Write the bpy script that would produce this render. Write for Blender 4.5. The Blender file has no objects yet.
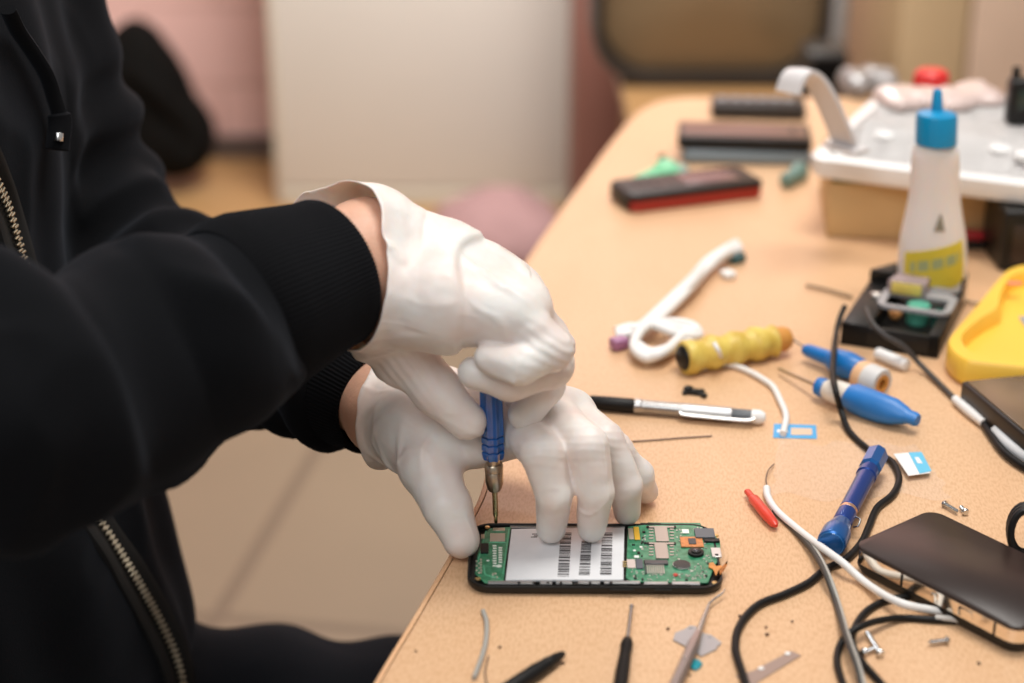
import bpy, bmesh, math, random
import numpy as np
from mathutils import Vector, Matrix, noise
random.seed(7)
SC = bpy.context.scene
COL = SC.collection
W, H = 1024, 683
FPX = 1700.0
CZ = 1.223
TH = math.radians(22.66)
ST, CT = math.sin(TH), math.cos(TH)
TT = 0.75            # table top height

# ------------------------------------------------------------------ pixel -> place
def ray(px, py):
    u = (px - 512) / FPX; v = (py - 341.5) / FPX
    return Vector((u, CT - v * ST, -ST - v * CT))
def at(px, py, z=TT):
    d = ray(px, py); t = (z - CZ) / d.z
    return Vector((0, 0, CZ)) + d * t
def aty(px, py, Y):
    d = ray(px, py); return Vector((0, 0, CZ)) + d * (Y / d.y)

# ------------------------------------------------------------------ materials
MATS = {}
def mat(name, col, rough=0.5, metal=0.0, spec=0.5, noise_amt=0.0, noise_scale=60.0, bump=0.0, bump_scale=200.0,
        trans=0.0, alpha=1.0, sss=0.0, coat=0.0, emit=None, sheen=0.0, col2=None, ior=None, sssr=None):
    if name in MATS: return MATS[name]
    m = bpy.data.materials.new(name); m.use_nodes = True
    nt = m.node_tree; b = nt.nodes['Principled BSDF']
    b.inputs['Base Color'].default_value = (*col, 1)
    b.inputs['Roughness'].default_value = rough
    b.inputs['Metallic'].default_value = metal
    b.inputs['Specular IOR Level'].default_value = spec
    b.inputs['Transmission Weight'].default_value = trans
    b.inputs['Alpha'].default_value = alpha
    b.inputs['Coat Weight'].default_value = coat
    if ior: b.inputs['IOR'].default_value = ior
    if sheen:
        b.inputs['Sheen Weight'].default_value = sheen
    if sss:
        b.inputs['Subsurface Weight'].default_value = sss
        b.inputs['Subsurface Radius'].default_value = sssr or (0.012, 0.006, 0.004)
        b.inputs['Subsurface Scale'].default_value = 1.0
    if emit:
        b.inputs['Emission Color'].default_value = (*emit[0], 1)
        b.inputs['Emission Strength'].default_value = emit[1]
    tc = nt.nodes.new('ShaderNodeTexCoord')
    if noise_amt or col2:
        n = nt.nodes.new('ShaderNodeTexNoise'); n.inputs['Scale'].default_value = noise_scale
        n.inputs['Detail'].default_value = 4
        nt.links.new(tc.outputs['Object'], n.inputs['Vector'])
        mx = nt.nodes.new('ShaderNodeMix'); mx.data_type = 'RGBA'
        c2 = col2 or tuple(max(0, c * (1 - noise_amt)) for c in col)
        mx.inputs[6].default_value = (*col, 1); mx.inputs[7].default_value = (*c2, 1)
        rp = nt.nodes.new('ShaderNodeValToRGB')
        rp.color_ramp.elements[0].position = 0.35; rp.color_ramp.elements[1].position = 0.65
        nt.links.new(n.outputs['Fac'], rp.inputs['Fac'])
        nt.links.new(rp.outputs['Color'], mx.inputs['Factor'])
        nt.links.new(mx.outputs[2], b.inputs['Base Color'])
    if bump:
        n = nt.nodes.new('ShaderNodeTexNoise'); n.inputs['Scale'].default_value = bump_scale
        n.inputs['Detail'].default_value = 5
        nt.links.new(tc.outputs['Object'], n.inputs['Vector'])
        bp = nt.nodes.new('ShaderNodeBump'); bp.inputs['Strength'].default_value = bump
        bp.inputs['Distance'].default_value = 0.002
        nt.links.new(n.outputs['Fac'], bp.inputs['Height'])
        nt.links.new(bp.outputs['Normal'], b.inputs['Normal'])
    MATS[name] = m
    return m

# ------------------------------------------------------------------ object helpers
def setp(o, label=None, cat=None, group=None, kind=None):
    if label: o['label'] = label
    if cat: o['category'] = cat
    if group: o['group'] = group
    if kind: o['kind'] = kind
    return o
def thing(name, label, cat, loc=(0, 0, 0), rotz=0.0, group=None):
    o = bpy.data.objects.new(name, None); COL.objects.link(o)
    o.empty_display_size = 0.02
    o.location = loc; o.rotation_euler = (0, 0, rotz)
    return setp(o, label, cat, group)
def smooth(me, ang=40):
    for p in me.polygons: p.use_smooth = True
    try: me.set_sharp_from_angle(angle=math.radians(ang))
    except Exception: pass
def obj(name, bm, m, parent=None, shade=40, label=None, world=False, loc=None):
    """link a bmesh as one object. world=True: verts are world coords, moved into parent's frame / about loc"""
    me = bpy.data.meshes.new(name)
    if world:
        if parent is not None:
            Mi = (Matrix.Translation(parent.location) @ parent.rotation_euler.to_matrix().to_4x4()).inverted()
            bm.transform(Mi)
        elif loc is not None:
            bm.transform(Matrix.Translation(-Vector(loc)))
    bmesh.ops.recalc_face_normals(bm, faces=bm.faces[:]) if len(bm.faces) < 60000 else None
    bm.to_mesh(me); bm.free()
    ms = m if isinstance(m, (list, tuple)) else [m]
    for k in ms: me.materials.append(k)
    if shade: smooth(me, shade)
    o = bpy.data.objects.new(name, me); COL.objects.link(o)
    if parent is not None: o.parent = parent
    elif loc is not None: o.location = loc
    if label: o['label'] = label
    return o
def copy_tree(o, parent=None):
    c = o.copy(); COL.objects.link(c)
    if parent is not None: c.parent = parent
    for ch in list(o.children): copy_tree(ch, c)
    return c

def B(): return bmesh.new()
def add_box(bm, c, s, rot=None, bev=0.0, seg=2, mi=0):
    """c centre, s full sizes, rot = Matrix 3x3 / z angle"""
    b2 = bmesh.new(); bmesh.ops.create_cube(b2, size=1)
    bmesh.ops.scale(b2, vec=s, verts=b2.verts)
    if bev: bmesh.ops.bevel(b2, geom=b2.edges[:], offset=bev, segments=seg, affect='EDGES', profile=0.5)
    R = Matrix.Identity(4)
    if rot is not None:
        R = Matrix.Rotation(rot, 4, 'Z') if isinstance(rot, (int, float)) else rot.to_4x4()
    b2.transform(Matrix.Translation(Vector(c)) @ R)
    merge(bm, b2, mi)
def merge(bm, b2, mi=0):
    for f in b2.faces: f.material_index = mi
    me = bpy.data.meshes.new('tmp'); b2.to_mesh(me); b2.free(); bm.from_mesh(me)
    bpy.data.meshes.remove(me)
def add_prism(bm, pts, z0, z1, bev=0.0, seg=2, mi=0, M=None):
    """extrude a 2D outline"""
    b2 = bmesh.new()
    vs = [b2.verts.new((p[0], p[1], z0)) for p in pts]
    f = b2.faces.new(vs)
    r = bmesh.ops.extrude_face_region(b2, geom=[f])
    bmesh.ops.translate(b2, vec=(0, 0, z1 - z0), verts=[v for v in r['geom'] if isinstance(v, bmesh.types.BMVert)])
    bmesh.ops.recalc_face_normals(b2, faces=b2.faces[:])
    if bev:
        es = [e for e in b2.edges if abs(e.verts[0].co.z - e.verts[1].co.z) < 1e-7]
        bmesh.ops.bevel(b2, geom=es, offset=bev, segments=seg, affect='EDGES', profile=0.5)
    if M is not None: b2.transform(M)
    merge(bm, b2, mi)
def rrect(w, h, r, n=8, cx=0, cy=0):
    pts = []
    for k, (sx, sy) in enumerate(((1, 1), (-1, 1), (-1, -1), (1, -1))):
        for i in range(n + 1):
            a = math.pi / 2 * (k + i / n)
            pts.append((cx + sx * (w / 2 - r) + r * math.cos(a), cy + sy * (h / 2 - r) + r * math.sin(a)))
    return pts
def frame_of(d):
    d = Vector(d).normalized()
    a = Vector((0, 0, 1)) if abs(d.z) < 0.9 else Vector((1, 0, 0))
    x = a.cross(d).normalized(); y = d.cross(x).normalized()
    return x, y, d
def axis_mat(p, d, up=None):
    d = Vector(d).normalized()
    a = Vector(up) if up else (Vector((0, 0, 1)) if abs(d.z) < 0.95 else Vector((1, 0, 0)))
    x = a.cross(d).normalized(); y = d.cross(x)
    M = Matrix((x, y, d)).transposed().to_4x4(); M.translation = Vector(p)
    return M
def add_lathe(bm, prof, M=None, n=32, mi=0, sx=1.0, sy=1.0, fn=None):
    """prof: list of (r, z) along local z; fn(ang, r, z)->r"""
    b2 = bmesh.new(); rings = []
    for r, z in prof:
        if r <= 1e-7: rings.append([b2.verts.new((0, 0, z))]); continue
        ring = []
        for i in range(n):
            a = 2 * math.pi * i / n
            rr = fn(a, r, z) if fn else r
            ring.append(b2.verts.new((rr * math.cos(a) * sx, rr * math.sin(a) * sy, z)))
        rings.append(ring)
    for A, C in zip(rings, rings[1:]):
        if len(A) == 1 and len(C) == 1: continue
        for i in range(n):
            j = (i + 1) % n
            if len(A) == 1: b2.faces.new((A[0], C[i], C[j]))
            elif len(C) == 1: b2.faces.new((A[i], A[j], C[0]))
            else: b2.faces.new((A[i], A[j], C[j], C[i]))
    for R_ in (rings[0], rings[-1]):
        if len(R_) > 1: b2.faces.new(R_)
    bmesh.ops.recalc_face_normals(b2, faces=b2.faces[:])
    if M is not None: b2.transform(M)
    merge(bm, b2, mi)
def add_cyl(bm, p0, p1, r0, r1=None, n=20, mi=0, bev=0.0):
    p0, p1 = Vector(p0), Vector(p1); L = (p1 - p0).length
    r1 = r0 if r1 is None else r1
    if bev: prof = [(r0 - bev, 0), (r0 - bev * .3, bev * .3), (r0, bev), (r1, L - bev), (r1 - bev * .3, L - bev * .3), (r1 - bev, L)]
    else: prof = [(r0, 0), (r1, L)]
    add_lathe(bm, prof, axis_mat(p0, p1 - p0), n, mi)
def catmull(pts, per=10):
    P = [Vector(p) for p in pts]
    P = [P[0] * 2 - P[1]] + P + [P[-1] * 2 - P[-2]]
    out = []
    for i in range(1, len(P) - 2):
        a, b, c, d = P[i - 1], P[i], P[i + 1], P[i + 2]
        for k in range(per):
            t = k / per
            out.append(0.5 * ((2 * b) + (c - a) * t + (2 * a - 5 * b + 4 * c - d) * t * t + (-a + 3 * b - 3 * c + d) * t ** 3))
    out.append(P[-2].copy())
    return out
def add_tube(bm, pts, r, n=12, per=10, mi=0, spline=True, sx=1.0, sy=1.0, cap=True):
    """tube through pts; r number or function(t in 0..1)"""
    P = catmull(pts, per) if spline and len(pts) > 2 else [Vector(p) for p in pts]
    b2 = bmesh.new(); N = len(P); rings = []
    T = [(P[min(i + 1, N - 1)] - P[max(i - 1, 0)]).normalized() for i in range(N)]
    up = Vector((0, 0, 1))
    if abs(T[0].z) > 0.95: up = Vector((1, 0, 0))
    x = up.cross(T[0]).normalized()
    for i in range(N):
        x = (x - T[i] * x.dot(T[i])).normalized(); y = T[i].cross(x)
        rr = r(i / (N - 1)) if callable(r) else r
        ring = []
        for k in range(n):
            a = 2 * math.pi * k / n
            ring.append(b2.verts.new(P[i] + x * (rr * sx * math.cos(a)) + y * (rr * sy * math.sin(a))))
        rings.append(ring)
    for A, C in zip(rings, rings[1:]):
        for i in range(n):
            j = (i + 1) % n; b2.faces.new((A[i], A[j], C[j], C[i]))
    if cap:
        b2.faces.new(rings[0][::-1]); b2.faces.new(rings[-1])
    bmesh.ops.recalc_face_normals(b2, faces=b2.faces[:])
    merge(bm, b2, mi)
def add_ball(bm, c, r, s=(1, 1, 1), mi=0, n=16):
    b2 = bmesh.new(); bmesh.ops.create_uvsphere(b2, u_segments=n, v_segments=max(6, n // 2), radius=r)
    b2.transform(Matrix.Translation(Vector(c)) @ Matrix.Diagonal((*s, 1)))
    merge(bm, b2, mi)
def add_text(bm, txt, size, M, depth=0.0001, mi=0, font=None, align='CENTER'):
    cu = bpy.data.curves.new('txt', 'FONT'); cu.body = txt; cu.size = size; cu.extrude = depth
    cu.align_x = align; cu.align_y = 'CENTER'
    o = bpy.data.objects.new('txt', cu); COL.objects.link(o)
    dg = bpy.context.evaluated_depsgraph_get(); dg.update()
    me = bpy.data.meshes.new_from_object(o.evaluated_get(dg))
    bpy.data.objects.remove(o); b2 = bmesh.new(); b2.from_mesh(me); bpy.data.meshes.remove(me)
    b2.transform(M); merge(bm, b2, mi)

# ------------------------------------------------------------------ implicit-surface modelling (flesh, cloth, rubber)
def sd_cone(P, a, b, r1, r2):
    a = np.array(a, np.float32); b = np.array(b, np.float32)
    ba = b - a; l2 = float(ba @ ba)
    pa = P - a
    t = np.clip((pa @ ba) / l2, 0, 1)
    d = np.linalg.norm(pa - t[..., None] * ba, axis=-1)
    return d - (r1 + (r2 - r1) * t)
def sd_ell(P, c, r, R=None):
    q = P - np.array(c, np.float32)
    if R is not None: q = q @ np.array(R, np.float32)      # columns of R = axes
    r = np.array(r, np.float32)
    k0 = np.linalg.norm(q / r, axis=-1); k1 = np.linalg.norm(q / (r * r), axis=-1) + 1e-9
    return k0 * (k0 - 1) / k1
def smin(a, b, k):
    if k <= 0: return np.minimum(a, b)
    h = np.maximum(k - np.abs(a - b), 0) / k
    return np.minimum(a, b) - h * h * k * 0.25
class Field:
    """sparse-updated distance grid"""
    def __init__(s, lo, hi, h):
        s.lo = np.array(lo, np.float32); s.h = h
        s.n = np.ceil((np.array(hi) - np.array(lo)) / h).astype(int) + 1
        s.D = np.full(s.n, 0.05, np.float32)
    def _sl(s, lo, hi):
        i0 = np.clip(np.floor((np.array(lo) - s.lo) / s.h).astype(int), 0, s.n)
        i1 = np.clip(np.ceil((np.array(hi) - s.lo) / s.h).astype(int) + 1, 0, s.n)
        ax = [s.lo[k] + s.h * np.arange(i0[k], i1[k], dtype=np.float32) for k in range(3)]
        P = np.stack(np.meshgrid(*ax, indexing='ij'), -1).astype(np.float32)
        return tuple(slice(i0[k], i1[k]) for k in range(3)), P
    def cone(s, a, b, r1, r2, k=0.0):
        m = max(r1, r2) + k + 0.006
        sl, P = s._sl(np.minimum(a, b) - m, np.maximum(a, b) + m)
        if P.size == 0: return
        s.D[sl] = smin(s.D[sl], sd_cone(P, a, b, r1, r2), k)
    def ell(s, c, r, R=None, k=0.0):
        m = max(r) + k + 0.006
        sl, P = s._sl(np.array(c) - m, np.array(c) + m)
        if P.size == 0: return
        s.D[sl] = smin(s.D[sl], sd_ell(P, c, r, R), k)
    def chain(s, pts, rs, k=0.0, kk=0.004):
        """a finger/limb: own grid union, then blended in with k"""
        pts = [np.array(p, np.float32) for p in pts]
        m = max(rs) + k + 0.006
        lo = np.min(pts, axis=0) - m; hi = np.max(pts, axis=0) + m
        sl, P = s._sl(lo, hi)
        if P.size == 0: return
        d = None
        for i in range(len(pts) - 1):
            e = sd_cone(P, pts[i], pts[i + 1], rs[i], rs[i + 1])
            d = e if d is None else smin(d, e, kk)
        s.D[sl] = smin(s.D[sl], d, k)
    def union(s, o, k):
        s.D = smin(s.D, o.D, k)
    def mesh(s, iso=0.0):
        """naive surface nets"""
        D = s.D - iso
        ins = D < 0
        nx, ny, nz = D.shape
        cnt = np.zeros((nx - 1, ny - 1, nz - 1), np.int8)
        for dx in (0, 1):
            for dy in (0, 1):
                for dz in (0, 1):
                    cnt += ins[dx:nx - 1 + dx, dy:ny - 1 + dy, dz:nz - 1 + dz]
        act = (cnt > 0) & (cnt < 8)
        idx = np.argwhere(act)
        ids = np.full(act.shape, -1, np.int64); ids[act] = np.arange(len(idx))
        acc = np.zeros((len(idx), 3)); num = np.zeros(len(idx))
        cor = [(a, b, c) for a in (0, 1) for b in (0, 1) for c in (0, 1)]
        val = {c: D[idx[:, 0] + c[0], idx[:, 1] + c[1], idx[:, 2] + c[2]] for c in cor}
        for a in cor:
            for ax in range(3):
                if a[ax]: continue
                b = list(a); b[ax] = 1; b = tuple(b)
                va, vb = val[a], val[b]
                m = (va < 0) != (vb < 0)
                t = np.where(m, va / np.where(m, va - vb, 1), 0)
                p = np.array(a, float)[None, :] * np.ones((len(idx), 1)); p[:, ax] += t
                acc[m] += p[m]; num[m] += 1
        V = s.lo + s.h * (idx + acc / num[:, None])
        F = []
        for ax in range(3):
            u, v = (ax + 1) % 3, (ax + 2) % 3
            sh = [slice(1, D.shape[k] - 1) for k in range(3)]
            sh[ax] = slice(0, D.shape[ax] - 1)
            sh2 = list(sh); sh2[ax] = slice(1, D.shape[ax])
            A = ins[tuple(sh)]; C = ins[tuple(sh2)]
            e = np.argwhere(A != C)
            inv = A[e[:, 0], e[:, 1], e[:, 2]]
            off = np.array([1, 1, 1]); off[ax] = 0
            e = e + off
            def g(du, dv):
                q = e.copy(); q[:, u] -= du; q[:, v] -= dv
                return ids[q[:, 0], q[:, 1], q[:, 2]]
            a_, b_, c_, d_ = g(0, 0), g(1, 0), g(1, 1), g(0, 1)
            q = np.stack([a_, b_, c_, d_], 1)
            q[~inv] = q[~inv][:, ::-1]
            F.append(q)
        F = np.concatenate(F)
        F = F[(F >= 0).all(1)]
        return V, F
def relax(V, F, it=2, lam=0.5):
    E = np.concatenate([F[:, [0, 1]], F[:, [1, 2]], F[:, [2, 3]], F[:, [3, 0]]])
    for _ in range(it):
        S = np.zeros_like(V); C = np.zeros(len(V))
        for a, b in ((0, 1), (1, 0)):
            for k in range(3): S[:, k] += np.bincount(E[:, a], V[E[:, b], k], len(V))
            C += np.bincount(E[:, a], minlength=len(V))
        V = V + lam * (S / C[:, None] - V)
    return V
def vnormals(V, F):
    n = np.cross(V[F[:, 2]] - V[F[:, 0]], V[F[:, 3]] - V[F[:, 1]])
    N = np.zeros_like(V)
    for k in range(4):
        for c in range(3): N[:, c] += np.bincount(F[:, k], n[:, c], len(V))
    return N / (np.linalg.norm(N, axis=1)[:, None] + 1e-12)
def noise3(V, scale, seed=0, octaves=3):
    """cheap smooth noise: sum of rotated sines"""
    rg = np.random.RandomState(seed); out = np.zeros(len(V)); amp = 1.0; tot = 0
    for o in range(octaves):
        for j in range(5):
            d = rg.normal(size=3); d /= np.linalg.norm(d)
            w = np.sin(V @ rg.normal(size=3) * scale * 0.7 + rg.rand() * 9) * 1.2
            out += amp * np.sin(V @ d * scale + rg.rand() * 6.28 + w)
        tot += amp * 5; amp *= 0.5; scale *= 2
    return out / tot * 2
def np_obj(name, V, F, m, parent=None, loc=None, shade=180, label=None):
    me = bpy.data.meshes.new(name)
    V = np.asarray(V, float)
    if parent is not None:
        Mi = np.array((Matrix.Translation(parent.location) @ parent.rotation_euler.to_matrix().to_4x4()).inverted())
        V = V @ Mi[:3, :3].T + Mi[:3, 3]
    elif loc is not None: V = V - np.array(loc)
    me.vertices.add(len(V)); me.vertices.foreach_set('co', V.astype(np.float32).ravel())
    me.loops.add(F.size); me.loops.foreach_set('vertex_index', F.astype(np.int32).ravel())
    me.polygons.add(len(F)); me.polygons.foreach_set('loop_start', np.arange(0, F.size, 4, dtype=np.int32))
    me.update(calc_edges=True); me.validate()
    ms = m if isinstance(m, (list, tuple)) else [m]
    for k in ms: me.materials.append(k)
    me.polygons.foreach_set('use_smooth', [True] * len(me.polygons))
    o = bpy.data.objects.new(name, me); COL.objects.link(o)
    if parent is not None: o.parent = parent
    elif loc is not None: o.location = loc
    if label: o['label'] = label
    return o
# ================================================================== camera, light
cam = bpy.data.cameras.new('camera'); camo = bpy.data.objects.new('camera', cam); COL.objects.link(camo)
camo.location = (0, 0, CZ); camo.rotation_euler = (math.pi / 2 - TH, 0, 0)
cam.sensor_width = 36; cam.lens = FPX / 1024 * 36; cam.clip_start = 0.02
cam.dof.use_dof = True; cam.dof.focus_distance = 0.975; cam.dof.aperture_fstop = 3.7
SC.camera = camo
vs = SC.view_settings; vs.view_transform = 'Standard'; vs.look = 'None'; vs.gamma = 1; vs.use_curve_mapping = False
vs.exposure = 0.27
w = bpy.data.worlds.new('world'); SC.world = w; w.use_nodes = True
bg = w.node_tree.nodes['Background']; bg.inputs[0].default_value = (1.0, 0.95, 0.90, 1); bg.inputs[1].default_value = 0.32
def area(name, loc, tgt, size, power, col, sy=None):
    l = bpy.data.lights.new(name, 'AREA'); l.shape = 'RECTANGLE'; l.size = size; l.size_y = sy or size
    l.energy = power; l.color = col
    o = bpy.data.objects.new(name, l); COL.objects.link(o); o.location = loc
    o.rotation_euler = (Vector(tgt) - Vector(loc)).to_track_quat('-Z', 'Y').to_euler()
    return o
area('overhead_light', (0.35, 1.15, 2.65), (0.0, 1.0, 0.75), 0.8, 26, (1.0, 0.96, 0.91))
area('front_fill_light', (-0.6, -0.5, 2.5), (0.05, 1.0, 0.8), 1.1, 17, (0.97, 0.98, 1.0))  # soft fill added above the camera, placed for the hand shadows; no window there
area('overhead_light', (0.0, 2.75, 2.3), (0.0, 4.1, 0.5), 0.8, 62, (1.0, 0.97, 0.94))  # rear fill added to brighten the back wall and panel, not a room lamp

# ================================================================== the room
def node_floor():
    m = bpy.data.materials.new('beige floor tile'); m.use_nodes = True; nt = m.node_tree; b = nt.nodes['Principled BSDF']
    b.inputs['Roughness'].default_value = 0.45
    tc = nt.nodes.new('ShaderNodeTexCoord'); mp = nt.nodes.new('ShaderNodeMapping')
    mp.inputs['Rotation'].default_value = (0, 0, math.radians(9)); mp.inputs['Location'].default_value = (0.10, 0.52, 0)
    br = nt.nodes.new('ShaderNodeTexBrick'); br.offset = 0.0; br.squash = 1
    br.inputs['Scale'].default_value = 1.0; br.inputs['Brick Width'].default_value = 0.6; br.inputs['Row Height'].default_value = 0.6
    br.inputs['Mortar Size'].default_value = 0.012; br.inputs['Mortar Smooth'].default_value = 0.1
    br.inputs['Color1'].default_value = (0.245, 0.178, 0.115, 1); br.inputs['Color2'].default_value = (0.237, 0.172, 0.11, 1)
    br.inputs['Mortar'].default_value = (0.165, 0.115, 0.073, 1)
    nt.links.new(tc.outputs['Object'], mp.inputs['Vector']); nt.links.new(mp.outputs[0], br.inputs['Vector'])
    n = nt.nodes.new('ShaderNodeTexNoise'); n.inputs['Scale'].default_value = 3
    mx = nt.nodes.new('ShaderNodeMix'); mx.data_type = 'RGBA'; mx.blend_type = 'MULTIPLY'; mx.inputs['Factor'].default_value = 0.18
    nt.links.new(br.outputs['Color'], mx.inputs[6]); nt.links.new(tc.outputs['Object'], n.inputs['Vector'])
    nt.links.new(n.outputs['Fac'], mx.inputs[7]); nt.links.new(mx.outputs[2], b.inputs['Base Color'])
    return m
def node_wall(name, c1, c2, cm, bw=0.36, rh=0.19):
    m = bpy.data.materials.new(name); m.use_nodes = True; nt = m.node_tree; b = nt.nodes['Principled BSDF']
    b.inputs['Roughness'].default_value = 0.8
    tc = nt.nodes.new('ShaderNodeTexCoord'); mp = nt.nodes.new('ShaderNodeMapping')
    mp.inputs['Rotation'].default_value = (math.radians(90), 0, 0)
    br = nt.nodes.new('ShaderNodeTexBrick'); br.inputs['Scale'].default_value = 1
    br.inputs['Brick Width'].default_value = bw; br.inputs['Row Height'].default_value = rh
    br.inputs['Mortar Size'].default_value = 0.008
    br.inputs['Color1'].default_value = (*c1, 1); br.inputs['Color2'].default_value = (*c2, 1); br.inputs['Mortar'].default_value = (*cm, 1)
    nt.links.new(tc.outputs['Object'], mp.inputs['Vector']); nt.links.new(mp.outputs[0], br.inputs['Vector'])
    nt.links.new(br.outputs['Color'], b.inputs['Base Color'])
    return m
def node_wood(name, c1, c2, fl, scale=(60, 9, 60), rough=0.38, rot=0.0, amt=0.5, spec=0.4):
    """laminate: streaky grain + short pore flecks"""
    m = bpy.data.materials.new(name); m.use_nodes = True; nt = m.node_tree; b = nt.nodes['Principled BSDF']
    b.inputs['Roughness'].default_value = rough; b.inputs['Specular IOR Level'].default_value = spec
    tc = nt.nodes.new('ShaderNodeTexCoord'); r0 = nt.nodes.new('ShaderNodeMapping'); r0.inputs['Rotation'].default_value = (0, 0, rot)
    nt.links.new(tc.outputs['Object'], r0.inputs['Vector'])
    def nz(sc, det, dist=0.0):
        mp = nt.nodes.new('ShaderNodeMapping'); mp.inputs['Scale'].default_value = sc
        nt.links.new(r0.outputs[0], mp.inputs['Vector'])
        n = nt.nodes.new('ShaderNodeTexNoise'); n.inputs['Scale'].default_value = 1; n.inputs['Detail'].default_value = det
        n.inputs['Distortion'].default_value = dist
        nt.links.new(mp.outputs[0], n.inputs['Vector']); return n
    g = nz(scale, 4, 0.6); f = nz((scale[0] * 30, scale[1] * 34, scale[2] * 10), 3)
    r1 = nt.nodes.new('ShaderNodeValToRGB'); r1.color_ramp.elements[0].position = 0.3; r1.color_ramp.elements[1].position = 0.7
    r1.color_ramp.elements[0].color = (*c2, 1); r1.color_ramp.elements[1].color = (*c1, 1)
    nt.links.new(g.outputs['Fac'], r1.inputs['Fac'])
    r2 = nt.nodes.new('ShaderNodeValToRGB'); r2.color_ramp.elements[0].position = 0.38; r2.color_ramp.elements[1].position = 0.56
    r2.color_ramp.elements[0].color = (amt, amt, amt, 1); r2.color_ramp.elements[1].color = (0, 0, 0, 1)
    nt.links.new(f.outputs['Fac'], r2.inputs['Fac'])
    mx = nt.nodes.new('ShaderNodeMix'); mx.data_type = 'RGBA'; mx.inputs[7].default_value = (*fl, 1)
    nt.links.new(r2.outputs['Color'], mx.inputs['Factor']); nt.links.new(r1.outputs['Color'], mx.inputs[6])
    nt.links.new(mx.outputs[2], b.inputs['Base Color'])
    bp = nt.nodes.new('ShaderNodeBump'); bp.inputs['Strength'].default_value = 0.12; bp.inputs['Distance'].default_value = 0.0004
    nt.links.new(f.outputs['Fac'], bp.inputs['Height']); nt.links.new(bp.outputs['Normal'], b.inputs['Normal'])
    return m
M_FLOOR = node_floor()
M_PINK = node_wall('pink painted block wall', (0.78, 0.50, 0.45), (0.75, 0.47, 0.42), (0.64, 0.39, 0.34))
M_PLASTER = mat('warm plaster', (0.62, 0.50, 0.40), 0.85, noise_amt=0.06, noise_scale=5)
M_DESK = node_wood('light beech laminate', (0.705, 0.46, 0.275), (0.675, 0.425, 0.245), (0.53, 0.29, 0.145), scale=(26, 7, 26), rough=0.36, rot=0.1, amt=0.52)
M_DESKEDGE = node_wood('beech edge strip', (0.80, 0.50, 0.29), (0.72, 0.42, 0.23), (0.55, 0.30, 0.15), rough=0.45)
M_GROOVE = mat('dark joint line', (0.30, 0.17, 0.08), 0.8)
M_OAK = node_wood('brown wood', (0.32, 0.18, 0.075), (0.27, 0.15, 0.06), (0.3, 0.16, 0.06), scale=(3, 20, 20))
M_TANWOOD = node_wood('tan wood', (0.58, 0.40, 0.22), (0.52, 0.36, 0.20), (0.4, 0.27, 0.15), scale=(12, 12, 2))
M_WOODFLOOR = node_wood('wooden floor', (0.42, 0.25, 0.11), (0.37, 0.22, 0.095), (0.40, 0.22, 0.08), scale=(3, 16, 10))
M_DARKTRIM = mat('dark skirting', (0.10, 0.07, 0.06), 0.6)

bm = B(); add_box(bm, (0.3, 0.9, -0.02), (6.0, 6.4, 0.04)); o = obj('floor', bm, M_FLOOR, shade=0); setp(o, kind='structure')
bm = B(); add_box(bm, (0.3, 4.18, 1.35), (6.0, 0.1, 2.7)); o = obj('wall_back', bm, M_PINK, shade=0); setp(o, kind='structure')
bm = B(); add_box(bm, (0.3, 4.115, 0.03), (6.0, 0.03, 0.06), bev=0.004); o = obj('baseboard_back', bm, M_DARKTRIM, shade=0); setp(o, kind='structure')
bm = B(); add_box(bm, (-2.75, 0.9, 1.35), (0.1, 6.5, 2.7)); o = obj('wall_left', bm, M_PLASTER, shade=0); setp(o, kind='structure')
bm = B(); add_box(bm, (0.3, 3.62, 0.004), (5.99, 0.95, 0.008)); o = obj('floor', bm, M_WOODFLOOR, shade=0); setp(o, kind='structure')

# ---- desk: wavy-edged slab
edge = [(330, 760), (352, 722), (380, 671), (416, 611), (451, 551), (470, 515), (480, 494), (486, 470), (487, 440), (489, 400), (493, 360), (502, 318), (514, 282),
        (528, 257), (552, 222), (590, 170), (610, 143), (628, 121), (642, 109), (660, 101), (684, 97.5), (712, 97)]
E = [at(*p) for p in edge]
E = catmull(E, 5)
far = at(712, 97).y
E2 = [Vector((p.x, p.y, 0)) for p in E] + [Vector((1.15, far, 0)), Vector((1.15, 0.52, 0))]
E2 = [Vector((E[0].x - (E[1].x - E[0].x) * 0, 0.52, 0)) if 0 else Vector((at(300, 815).x, 0.62, 0))] + E2[0:-1] + [Vector((1.15, 0.62, 0))]
def inset(poly, d):
    n = len(poly); out = []
    for i in range(n):
        a, b, c = poly[i - 1], poly[i], poly[(i + 1) % n]
        t = ((b - a).normalized() + (c - b).normalized())
        t = t.normalized() if t.length > 1e-6 else (c - b).normalized()
        nrm = Vector((t.y, -t.x, 0))          # interior is to the right (clockwise outline)
        out.append(b + nrm * d)
    return out
desk = thing('desk', 'light beech laminate desk with a curved edge, strewn with phones, tools and cables', 'desk', (0.55, 1.1, 0))
bm = B(); add_prism(bm, [(p.x, p.y) for p in inset(E2, 0.0034)], TT - 0.025, TT, bev=0.0004, seg=1); obj('desktop', bm, M_DESK, desk, world=True, shade=30)
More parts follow.
